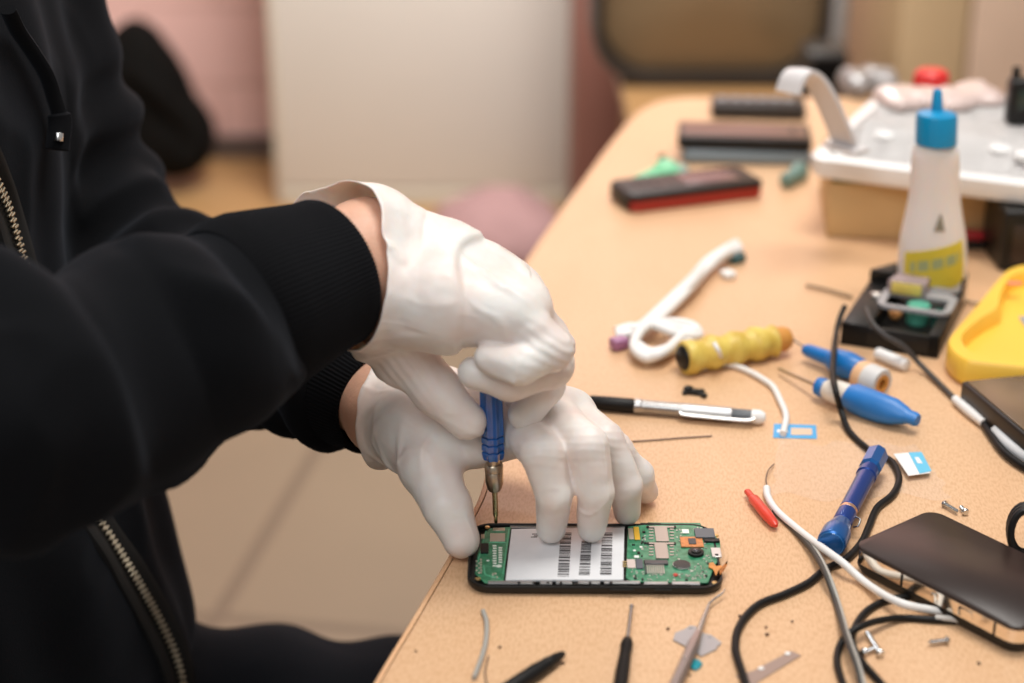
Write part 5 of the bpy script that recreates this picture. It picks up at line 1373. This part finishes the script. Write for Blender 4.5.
for (z0_, z1_) in ((.017, .0195),):
    A0 = [b2.verts.new((x, y, z0_)) for x, y in o1]; A1 = [b2.verts.new((x, y, z1_)) for x, y in o1]; B1 = [b2.verts.new((x, y, z1_)) for x, y in i1]; B0 = [b2.verts.new((x, y, z0_)) for x, y in i1]
    for P_, Q_ in ((A0, A1), (A1, B1), (B1, B0), (B0, A0)):
        for i in range(len(P_)): j = (i + 1) % len(P_); b2.faces.new((P_[i], P_[j], Q_[j], Q_[i]))
merge(bm, b2); obj('grey_bezel', bm, mat('grey bezel', (0.36, 0.35, 0.36), 0.4), t)
bm = B(); add_lathe(bm, [(.002, 0), (.0080, 0), (.0085, .001), (.0085, .0135), (.0080, .0145), (.002, .0145)], Matrix.Translation((.010, -.003, .0035)), 28, fn=lambda a, r, z: r + .00025 * math.sin(a * 14)); obj('green_coil', bm, mat('sea green plastic', (0.10, 0.42, 0.30), 0.4), t)
bm = B(); add_ball(bm, (-.006, -.006, .0095), .0050); obj('orange_part', bm, mat('orange ceramic', (0.80, 0.36, 0.12), 0.4), t)
bm = B(); add_box(bm, (.024, -.003, .009), (.006, .018, .010), bev=.0005); obj('dark_green_block', bm, mat('dark green', (0.01, 0.08, 0.06), 0.4), t)
bm = B(); add_prism(bm, [(-.016, .008), (-.012, .026), (.012, .028), (.012, .008)], .0195, .0300, bev=.0012); mv = obj('mauve_block', bm, mat('mauve grey plastic', (0.36, 0.27, 0.27), 0.5), t)
bm = B(); add_box(bm, (-.002, .0072, .0245), (.022, .001, .0085), bev=.0002); obj('yellow_label', bm, mat('yellow paper', (0.80, 0.62, 0.14), 0.5), mv)
bm = B(); add_ball(bm, (-hx + .012, .004, .018), .0045, (1, 1, .5)); obj('screw_cap', bm, M_SATIN, t)
# thin grey lead from the casing under the brown adapter
cable('grey_lead', [(866, 308, .030), (873, 324, .028), (887, 337, .022), (903, 346, .016), (920, 364, .004), (936, 380, .001), (950, 394, .0005), (958, 402, .0005)], .0019, mat('dark grey lead', (0.045, 0.04, 0.038), 0.5), 'dark grey lead running from the black open casing to the white plug')
t = thing('white_plug', 'white plug with black lead beside the left edge of the dark brown box', 'plug', on(972, 414))
bm = B(); add_tube(bm, [on(955, 399, .004), on(968, 410, .004), on(984, 423, .004)], lambda q: .0028 + .0006 * math.sin(q * 3.1), n=12); obj('plug_body', bm, M_WHITEP, t, world=True)
bm = B(); add_tube(bm, [on(983, 422, .003), on(992, 436, .003), on(1005, 453, .003), (on(1024, 467, .003)), on(1040, 474, .003)], .0026, n=10); obj('black_lead', bm, M_BLACKR, t, world=True)
bm = B(); add_tube(bm, [on(996, 431, .004), on(1008, 444, .004), on(1026, 457, .004), on(1040, 463, .004)], .0042, n=10); obj('white_lead', bm, mat('pale grey cable', (0.62, 0.63, 0.64), 0.4), t, world=True)
# dark brown-topped box
c, rz, L, Wd = foot((961, 381), (1042, 450), (1040, 362), TT + .018)
t = thing('power_adapter', 'dark box with glossy brown top at the right edge, before the yellow tray', 'box', (c.x, c.y, Z0), rz)
bm = B(); add_box(bm, (0, 0, .0098), (L, Wd, .0164), bev=.002, seg=3); obj('body', bm, mat('dark brown plastic', (0.012, 0.008, 0.006), 0.4), t)
bm = B(); add_box(bm, (0, 0, .0184), (L - .005, Wd - .005, .0010), bev=.0004); obj('top_panel', bm, mat('bronze panel', (0.16, 0.10, 0.055), 0.25, spec=.5), t)
for o_ in (-.3, .3):
    bm = B(); add_box(bm, (L * o_, 0, .0009), (.01, Wd * .7, .0018)); obj('foot', bm, M_BLACKR, t)
# yellow tray (open holster)
c, rz, L, Wd = foot((944, 356), (1050, 384), (1003, 281), TT + .012)
t = thing('yellow_tray', 'bright yellow open plastic holster at the right edge behind the dark box', 'tray', (c.x, c.y, Z0), rz)
M_YEL = mat('bright yellow plastic', (0.92, 0.56, 0.07), 0.38)
hx, hy = L / 2, Wd / 2
bm = B(); b2 = bmesh.new(); rg = []
yo = [at(*p, TT + .019) for p in ((943, 343), (962, 362), (1085, 374), (1100, 290), (1050, 262), (1008, 267))]
yo = [Vector(p) for p in yo]
for _ in range(4):
    kk = .12 if _ == 0 else .25
    yo = [q for i in range(len(yo)) for q in (yo[i] * (1 - kk) + yo[(i + 1) % len(yo)] * kk, yo[i] * kk + yo[(i + 1) % len(yo)] * (1 - kk))]; yc = sum(yo, Vector()) / len(yo)
t.location = (yc.x, yc.y, Z0); t.rotation_euler = (0, 0, 0); hx = .05; hy = .04
def ins(k, z): return [b2.verts.new(((p.x - yc.x) * (1 - k / (p - yc).length), (p.y - yc.y) * (1 - k / (p - yc).length), z)) for p in yo]
rg = [ins(.003, 0), ins(0, .003), ins(0, .017), ins(.002, .0195), ins(.015, .0195), ins(.017, .017), ins(.019, .008)]
for P_, Q_ in zip(rg, rg[1:]):
    for i in range(len(P_)): j = (i + 1) % len(P_); b2.faces.new((P_[i], P_[j], Q_[j], Q_[i]))
b2.faces.new(rg[0]); b2.faces.new(rg[-1]); merge(bm, b2); tr = obj('tray_body', bm, M_YEL, t)
bm = B(); add_prism(bm, rrect(.050, .004, .0018, 5, at(1000, 365, TT + .01).x - yc.x, at(1000, 365, TT + .01).y - yc.y - .0015), .005, .0125, bev=.0008, M=Matrix.Translation((0, 0, 0))); obj('front_lip', bm, mat('deep yellow plastic', (0.86, 0.40, 0.01), 0.4), t)
bm = B(); add_prism(bm, rrect(.018, .040, .003, 5, .010, 0), .008, .0090, bev=.0003); obj('grey_insert', bm, M_GREYP, t)
bm = B(); add_prism(bm, rrect(.012, .006, .0028, 5, at(1015, 283, TT + .02).x - yc.x, at(1015, 283, TT + .02).y - yc.y), .0194, .0202, bev=.0003); obj('red_mark', bm, mat('pink red print', (0.80, 0.22, 0.16), 0.5), t)
# glue bottle
bb = at(931, 306, TT); By = bb.y
capt = aty(936, 117, By - .004).z; noz = aty(937, 96, By - .006).z
t = thing('glue_bottle', 'clear white squeeze bottle with a bright blue cap and a yellow label', 'bottle', (bb.x, By, Z0))
zz = lambda py: aty(930, py, By - .015).z - TT
def cx(py): return aty({310: 929}.get(py, 929 + (306 - py) * .036), py, By).x - bb.x
prof = [(0, 0), (22, 0), (33, 2), (34.5, 8)]
pts = [(300, 33.0), (285, 34.0), (268, 34.4), (250, 33.4), (238, 31.8), (222, 28.6), (208, 26.2), (195, 25.0), (180, 24.4), (165, 24.0), (157, 23.4), (151, 20.5), (149.5, 17.0), (143, 16.5)]
sc = By / (CT) / FPX * 1.0
Zc = 1.36 * .96
def r_px(p, py): q0 = aty(930 - p, py, By); q1 = aty(930 + p, py, By); return (q1.x - q0.x) / 2
PR_ = [(0.0, 0.0), (r_px(24, 305), 0.0), (r_px(31, 305), .0015), (r_px(33, 303), .005)] + [(r_px(p, y), zz(y)) for y, p in pts if zz(y) > .008]
def leanM(z): return 0
bm = B(); add_lathe(bm, PR_, None, 40, sy=.72)
M_BOT = mat('translucent bottle', (0.86, 0.80, 0.77), 0.3, trans=0.12, ior=1.3, sss=.3)
lean = (aty(936, 130, By).x - aty(931, 290, By).x) / (zz(130) - zz(290))
Sh = Matrix.Identity(4); Sh[0][2] = lean
for v in bm.verts: v.co.x += lean * v.co.z
obj('bottle_body', bm, M_BOT, t)
c0 = zz(150); c1 = zz(117)
bm = B(); rc = r_px(20.3, 134)
add_lathe(bm, [(rc * .9, c0), (rc, c0 + .001), (rc, c1 - .004), (rc * .93, c1 - .0015), (rc * .6, c1), (.0046, c1 + .001), (.0040, c1 + .004), (.0034, zz(97)), (.0022, zz(96) + .001), (.0, zz(96) + .0012)], None, 48, fn=lambda a, r, z: r + (.0003 * math.cos(a * 30) if r > rc * .95 else 0))
for v in bm.verts: v.co.x += lean * v.co.z
obj('cap', bm, mat('cyan blue plastic', (0.0, 0.26, 0.52), 0.35), t)
# wrap-around label: yellow field with paler green band
b2 = bmesh.new(); rows = []
for j in range(9):
    row = []
    for i in range(25):
        a_ = math.radians(-152 + i * 4.7); tilt = (i - 12) / 12 * 7
        py = 288 - j * 5.0 - tilt + 3 * math.sin(i * .4) * (j == 0)
        z = zz(py); rr = np.interp(z, [p[1] for p in PR_[3:]], [p[0] for p in PR_[3:]]) + .0004
        row.append(b2.verts.new((rr * math.cos(a_) + lean * z, rr * .72 * math.sin(a_), z)))
    rows.append(row)
for j in range(8):
    for i in range(24):
        f = b2.faces.new((rows[j][i], rows[j][i + 1], rows[j + 1][i + 1], rows[j + 1][i])); f.material_index = 1 if (j in (4, 5) and 2 < i < 22 and i % 5) else 0
bmesh.ops.solidify(b2, geom=b2.faces[:], thickness=-.0003)
me = bpy.data.meshes.new('t'); b2.to_mesh(me); b2.free(); bm = B(); bm.from_mesh(me)
obj('label', bm, [mat('lemon label', (0.95, 0.82, 0.10), 0.45), mat('pale green print', (0.60, 0.66, 0.36), 0.45)], t, shade=60)
bm = B(); z_ = zz(222); rr = r_px(29, 222); add_prism(bm, [(-.004, -.007), (.004, -.007), (.0005, .006), (-.0005, .006)], 0, .0004, M=Matrix.Translation((lean * z_ + .001, -rr * .72 - .0003, z_)) @ Matrix.Rotation(math.radians(85), 4, 'X'))
obj('printed_mark', bm, mat('olive grey print', (0.25, 0.22, 0.17), 0.6), t, shade=0)
# thin rod behind casing
cable('metal_rod', [(806, 285, .001), (828, 290, .001), (852, 297, .001)], .0013, mat('bronze rod', (0.30, 0.22, 0.14), 0.4, .6), 'thin bronze rod lying behind the black open casing, left of the glue bottle', 'rod')
cable('metal_rod', [(958, 299, .001), (975, 303, .001), (992, 303, .001)], .0013, mat('bronze rod', (0, 0, 0)), 'short piece of thin rod between the glue bottle and the yellow tray', 'rod')
# cardboard box and white tray on top
pa = at(826, 237, TT); pb = at(1003, 244, TT); bh = aty(826, 183, pa.y).z - TT
u = (pb - pa); L = u.length; rz = math.atan2(u.y, u.x); D_ = .13
cc = (pa + pb) / 2 + Vector((-math.sin(rz), math.cos(rz), 0)) * D_ / 2
t = thing('cardboard_box', 'brown cardboard box under the white plastic tray', 'box', (cc.x, cc.y, Z0), rz)
M_CARD = mat('brown cardboard', (0.62, 0.41, 0.19), 0.75, noise_amt=.06, noise_scale=20)
bm = B(); add_box(bm, (0, 0, bh / 2), (L, D_, bh - .001), bev=.001); obj('box_body', bm, M_CARD, t)
bm = B(); add_box(bm, (0, -D_ / 2 + .012, bh - .0002), (L + .001, .026, .0012), bev=.0003); obj('flap', bm, M_CARD, t)
bm = B(); add_box(bm, (.0, 0, bh + .0006), (L * .9, D_ * .1, .0008)); obj('tape', bm, mat('clear tan tape', (0.52, 0.36, 0.2), 0.3), t)
# yellow-green folder sheet between
bm = B(); add_box(bm, (0, 0, .0012), (L * .86, D_ + .004, .0020), bev=.0004)
o = obj('folder', bm, mat('dark olive card', (0.10, 0.12, 0.01), 0.5), None); o.location = (cc.x - .008, cc.y, TT + bh + .001); o.rotation_euler = (0, 0, rz); setp(o, 'dark yellow-green thin folder between the cardboard box and the white tray', 'folder')
# white plastic tray with a crumpled clear cover
zt_ = TT + bh + .0036
A = at(806, 178, zt_); Bx = at(1075, 213, zt_)
u = (Bx - A); L = u.length; rz = math.atan2(u.y, u.x); D_ = .235
cc = (A + Bx) / 2 + Vector((-math.sin(rz), math.cos(rz), 0)) * D_ / 2
t = thing('white_tray', 'large white plastic tray with a pale crinkled cover, on top of the cardboard box', 'tray', (cc.x, cc.y, zt_), rz)
hh = .030
bm = B(); b2 = bmesh.new(); rg = []
for (w_, h_, r_, z) in ((L - .012, D_ - .012, .012, 0), (L - .004, D_ - .004, .014, .002), (L, D_, .016, .007), (L, D_, .016, .017), (L - .006, D_ - .006, .014, .0185), (L - .022, D_ - .020, .012, .019), (L - .026, D_ - .024, .012, .009)):
    rg.append([b2.verts.new((x, y, z)) for x, y in rrect(w_, h_, r_, 8)])
for P_, Q_ in zip(rg, rg[1:]):
    for i in range(len(P_)): j = (i + 1) % len(P_); b2.faces.new((P_[i], P_[j], Q_[j], Q_[i]))
b2.faces.new(rg[0]); b2.faces.new(rg[-1]); merge(bm, b2); obj('rim', bm, mat('glossy white plastic', (0.84, 0.84, 0.83), 0.3), t)
b2 = bmesh.new(); NX, NY = 90, 46; g = []
for j in range(NY + 1):
    row = []
    for i in range(NX + 1):
        x = (i / NX - .5) * (L - .036); y = (j / NY - .5) * (D_ - .034)
        e = min(1, min(i, NX - i) / 7) * min(1, j / 12 if j < 23 else (NY - j) / 4)
        z = .011 + .026 * (math.sin(e * math.pi / 2)) + .0022 * noise.noise(Vector((x * 60, y * 60, 2))) + .0012 * abs(noise.noise(Vector((x * 150, y * 150, 5))))
        row.append(b2.verts.new((x, y, z)))
    g.append(row)
for j in range(NY):
    for i in range(NX): b2.faces.new((g[j][i], g[j][i + 1], g[j + 1][i + 1], g[j + 1][i]))
bmesh.ops.solidify(b2, geom=b2.faces[:], thickness=.0012)
bm = B(); merge(bm, b2); obj('cover', bm, mat('milky crinkled plastic', (0.86, 0.84, 0.83), 0.45, noise_amt=.08, noise_scale=70), t, shade=60)
rnd = random.Random(4)
for k, (x, y) in enumerate(((-.26, -.30), (-.05, -.33), (.18, -.30), (.28, -.34))):
    bm = B(); add_ball(bm, (x * L, y * D_, .030), .0085, (1.2, .9, .6)); obj('knob', bm, mat('glossy white plastic', (0, 0, 0)), t)
# second white slab sticking out under the tray on the right
A = at(955, 219, TT + .024); Bx = at(1080, 236, TT + .024)
# pink crumpled bag, grey crumpled film at the rear of the tray
zt2 = zt_ + .034
def heap(name, px0, px1, py, Y, rz_, m, label, cat, seed, zb):
    a_, b_ = aty(px0, py, Y).x, aty(px1, py, Y).x; pr = []; rd = random.Random(seed)
    for k in range(7):
        x = a_ + (b_ - a_) * (k + .5) / 7; pr.append(((x, Y + rd.uniform(-.012, .012), zb + rz_ * .55), ((b_ - a_) / 9, .028, rz_ * rd.uniform(.75, 1.1))))
    F_ = Field(np.array((a_ - .02, Y - .07, zb - .03)), np.array((b_ + .02, Y + .07, zb + rz_ * 2.2)), .0035)
    for c_, r_ in pr: F_.ell(c_, r_, None, .012)
    gz = F_.lo[2] + F_.h * np.arange(F_.n[2]); F_.D = np.maximum(F_.D, (zb - gz)[None, None, :].astype(np.float32))
    V, Q = F_.mesh(); V = relax(V, Q, 1)
    V = V + vnormals(V, Q) * (np.abs(noise3(V, 110, seed)) * .004)[:, None]; V[:, 2] = np.maximum(V[:, 2], zb)
    o = np_obj(name, V, Q, m, loc=((a_ + b_) / 2, Y, zb)); setp(o, label, cat)
Yb = at(900, 100, zt2).y
heap('plastic_wrap', 882, 1000, 100, Yb - .02, .0065, mat('pinkish film', (0.66, 0.52, 0.48), 0.3, coat=.4), 'crumpled pale pink plastic wrap lying on the back of the white tray', 'wrap', 3, zt2 + .0035)
t_y = 1.86
heap('grey_wrap', 842, 892, 90, t_y, .015, mat('grey film', (0.22, 0.20, 0.195), 0.3, coat=.4), 'crumpled grey plastic wrap behind the white tray, left of the red-capped jar', 'wrap', 8, TT + .0005)
# red capped jar behind
Yr = Yb + .05
p = aty(930, 92, Yr)
t = thing('red_capped_jar', 'small clear jar with a bright red cap standing behind the white tray', 'jar', (aty(930, 92, Yr).x, Yr, Z0))
zc0, zc1 = aty(930, 88, Yr).z - TT, aty(930, 70, Yr).z - TT
bm = B(); add_lathe(bm, [(0, 0), (.019, 0), (.021, .002), (.021, zc0 - .012), (.013, zc0 - .004), (.011, zc0)], None, 28); obj('jar_body', bm, mat('smoky clear plastic', (0.30, 0.27, 0.24), 0.2, trans=.3), t)
bm = B(); add_lathe(bm, [(.012, zc0 - .001), (.0165, zc0), (.017, zc0 + .002), (.0155, zc1 - .003), (.012, zc1), (0, zc1)], None, 32, fn=lambda a, r, z: r + .0003 * math.cos(24 * a)); obj('cap', bm, mat('bright red plastic', (0.70, 0.02, 0.02), 0.35), t)
# black handset standing at the far right behind the tray
Yh = at(1015, 128, zt2).y
t = thing('black_handset', 'black upright handset at the right edge, standing on the back of the white tray', 'handset', (aty(1024, 110, Yh).x, Yh, zt2 + .0045), 0)
bm = B(); add_box(bm, (0, 0, .019), (.030, .018, .040), bev=.004, seg=3); hs = obj('handset_body', bm, M_BLACK, t)
bm = B(); add_box(bm, (0, -.0092, .022), (.018, .001, .016), bev=.0003); obj('screen', bm, mat('dark green screen', (0.02, 0.035, 0.025), 0.2), t)
bm = B(); add_cyl(bm, (-.010, 0, .038), (-.010, 0, .048), .0035, n=14, bev=.0006); obj('knob', bm, M_BLACK, t)
# black cube right, red thing beside it
pa = at(999, 272, TT); ph_ = aty(999, 211, pa.y).z - TT
t = thing('black_box', 'black upright box at the right edge between the cardboard box and the yellow tray', 'box', (pa.x + .045, pa.y + .03, Z0))
bm = B(); add_box(bm, (0, 0, ph_ / 2), (.09, .06, ph_ - .0005), bev=.003, seg=3); obj('box_body', bm, M_BLACK, t)
bm = B(); add_box(bm, (0, -.0302, ph_ * .45), (.074, .001, ph_ * .62), bev=.0004); obj('front_panel', bm, mat('dark brown panel', (0.028, 0.016, 0.012), 0.4), t)
pa = at(978, 249, TT)
t = thing('red_connector', 'small dark red and black connector beside the black box, right of the glue bottle', 'connector', (pa.x, pa.y + .004, Z0), -.1)
bm = B(); add_box(bm, (.004, 0, .0035), (.036, .014, .007), bev=.0012); obj('black_base', bm, M_BLACK, t)
bm = B(); add_box(bm, (-.003, .001, .0105), (.020, .011, .0075), bev=.002, seg=3); obj('red_block', bm, mat('dark red plastic', (0.36, 0.015, 0.025), 0.35), t)
# white bent strap
bx = at(838, 172, TT)
t = thing('white_strap', 'white bent plastic strap sticking up from the left end of the white tray', 'strap', (bx.x, bx.y, Z0))
b2 = bmesh.new(); s0 = at(846, 146, zt_ + .042); P = catmull([s0, aty(837, 124, s0.y - .005), aty(826, 99, s0.y - .01), aty(814, 79, s0.y - .014), aty(803, 71, s0.y - .020), aty(794, 77, s0.y - .026), aty(788, 93, s0.y - .03)], 8)
t.location = s0
rows = []
for i, p in enumerate(P):
    d = (P[min(i + 1, len(P) - 1)] - P[max(i - 1, 0)]).normalized(); s_ = Vector((.55, -.75, .1)); s_ = (s_ - d * s_.dot(d)).normalized(); n_ = d.cross(s_)
    w_ = .0125
    rows.append([b2.verts.new(p + s_ * w_ * a + n_ * .0016 * b) for a, b in ((-1, -1), (-1, 1), (0, 1.6), (1, 1), (1, -1), (0, -.6))])
for P_, Q_ in zip(rows, rows[1:]):
    for i in range(6): j = (i + 1) % 6; b2.faces.new((P_[i], P_[j], Q_[j], Q_[i]))
b2.faces.new(rows[0]); b2.faces.new(rows[-1]); bm = B(); merge(bm, b2); obj('strap_band', bm, mat('matt white plastic', (0.66, 0.645, 0.65), 0.45), t, world=True)
bm = B(); q = Vector((s0.x, s0.y, s0.z - .001)); add_box(bm, q, (.034, .018, .0040), rot=-.9, bev=.001); obj('strap_foot', bm, mat('matt white plastic', (0, 0, 0)), t, world=True)
# grey phone with brown phone on top, remote behind
def handset_slab(name, A, Bp, back, z0, th, label, cat, mats_, rad=.006, screen=None, w_=None):
    pa, pb = at(*A, z0), at(*Bp, z0); u = (pb - pa); L = u.length; rz = math.atan2(u.y, u.x)
    W_ = w_ or back
    cc = (pa + pb) / 2 + Vector((-math.sin(rz), math.cos(rz), 0)) * W_ / 2
    t = thing(name, label, cat, (cc.x, cc.y, z0), rz)
    bm = B(); loft(bm, [(L - .004, W_ - .004, rad, 0), (L, W_, rad, th * .2), (L, W_, rad, th * .8), (L - .002, W_ - .002, rad, th * .96), (L - .005, W_ - .005, rad, th)]); obj('body', bm, mats_[0], t)
    bm = B(); loft(bm, [(L - .010, W_ - .010, rad * .7, th - .0005), (L - .010, W_ - .010, rad * .7, th + .0006), (L - .012, W_ - .012, rad * .6, th + .0009)]); obj('face', bm, mats_[1], t)
    return t, L, W_
M_BRN = mat('brown glossy face', (0.105, 0.050, 0.034), 0.3, spec=.5)
t, L, W_ = handset_slab('grey_phone', (682, 164), (812, 166.5), 0, TT + .0003, .0115, 'grey-blue slim phone lying under the brown phone at the far end', 'phone', (mat('grey blue plastic', (0.20, 0.24, 0.26), 0.35, .3), M_GREYP), w_=.062)
t, L, W_ = handset_slab('brown_phone', (677, 149), (812, 153), 0, TT + .0130, .0125, 'dark brown phone lying on top of the grey-blue phone at the far end', 'phone', (M_BLACK, M_BRN), w_=.058)
bm = B(); add_box(bm, (L * .36, 0, .0137), (.004, .020, .0005)); obj('speaker_slot', bm, M_BLACK, t)
t, L, W_ = handset_slab('remote_control', (711, 119), (806, 121), 0, TT + .0003, .016, 'black slim remote lying behind the brown phone at the far desk edge', 'remote', (mat('charcoal plastic', (0.022, 0.020, 0.020), 0.4), M_BLACK), w_=.040)
for k in range(6):
    bm = B(); add_box(bm, (-L * .38 + k * L * .14, 0, .0172), (.009, .010, .0010), bev=.0004); obj('button', bm, M_GREYP, t)
# red and black phone
t, L, W_ = handset_slab('red_phone', (632, 214), (763, 198), 0, TT + .0003, .0125, 'black and red candybar phone lying in front of the green cloth', 'phone', (mat('crimson plastic', (0.34, 0.018, 0.012), 0.3), mat('black brown face', (0.012, 0.007, 0.006), 0.4, spec=.3)), w_=.050)
bm = B(); loft(bm, [(L + .0005, W_ + .0005, .006, .0105), (L + .0015, W_ + .0015, .007, .0125), (L + .001, W_ + .001, .007, .0155), (L - .003, W_ - .003, .006, .0168)]); obj('upper_shell', bm, mat('black brown face', (0, 0, 0)), t)
bm = B(); add_box(bm, (L * .16, .002, .0170), (L * .40, W_ * .66, .0008), bev=.0003); obj('screen', bm, mat('dull mauve screen', (0.13, 0.065, 0.065), 0.25), t)
bm = B(); add_box(bm, (-L * .5 - .0002, 0, .008), (.003, W_ * .8, .012), bev=.001); obj('end_cap', bm, M_BLACK, t)
for k in range(12):
    bm = B(); add_box(bm, (-L * .42 + (k % 4) * .0085, -W_ * .26 + (k // 4) * .0125, .0171), (.0062, .0085, .0008), bev=.0003); obj('key', bm, mat('dark key', (0.03, 0.022, 0.022), 0.35), t)
# green cloth, teal blob
def small_blob(name, pixs, h, rr, m, label, cat, seed):
    P = [at(x, y, TT + h * .5) for x, y in pixs]; lo = np.min([np.array(p) for p in P], axis=0) - .03; hi = np.max([np.array(p) for p in P], axis=0) + .03; lo[2] = TT - .004
    F_ = Field(lo, hi, .0022)
    for p in P: F_.ell(tuple(p), (rr, rr * .9, h * .6), None, .008)
    gz = F_.lo[2] + F_.h * np.arange(F_.n[2]); F_.D = np.maximum(F_.D, (TT + .0004 - gz)[None, None, :].astype(np.float32))
    V, Q = F_.mesh(); V = relax(V, Q, 1); V = V + vnormals(V, Q) * (noise3(V, 150, seed) * .0018)[:, None]; V[:, 2] = np.maximum(V[:, 2], TT + .0002)
    o = np_obj(name, V, Q, m, loc=(P[0].x, P[0].y, TT)); setp(o, label, cat)
small_blob('green_putty', [(644, 181), (655, 177), (664, 170), (672, 175)], .016, .011, mat('mint green rubber', (0.16, 0.55, 0.30), 0.35, sss=.1), 'crumpled mint green rubbery lump behind the black and red phone', 'putty', 4)
small_blob('plastic_wrap', [(668, 166), (678, 172), (684, 178)], .012, .010, mat('pale teal film', (0.40, 0.55, 0.50), 0.25, trans=.3), 'pale see-through scrap between the mint green lump and the brown phone', 'wrap', 6)
small_blob('dark_nub', [(662, 158)], .010, .0045, mat('olive rubber', (0.10, 0.08, 0.03), 0.5), 'tiny dark olive nub behind the mint green lump', 'scrap', 2)
small_blob('teal_scrap', [(787, 180), (795, 176), (800, 172)], .014, .008, mat('grey teal plastic', (0.14, 0.24, 0.21), 0.4), 'small grey-teal scrap in front of the right end of the grey-blue phone', 'scrap', 7)
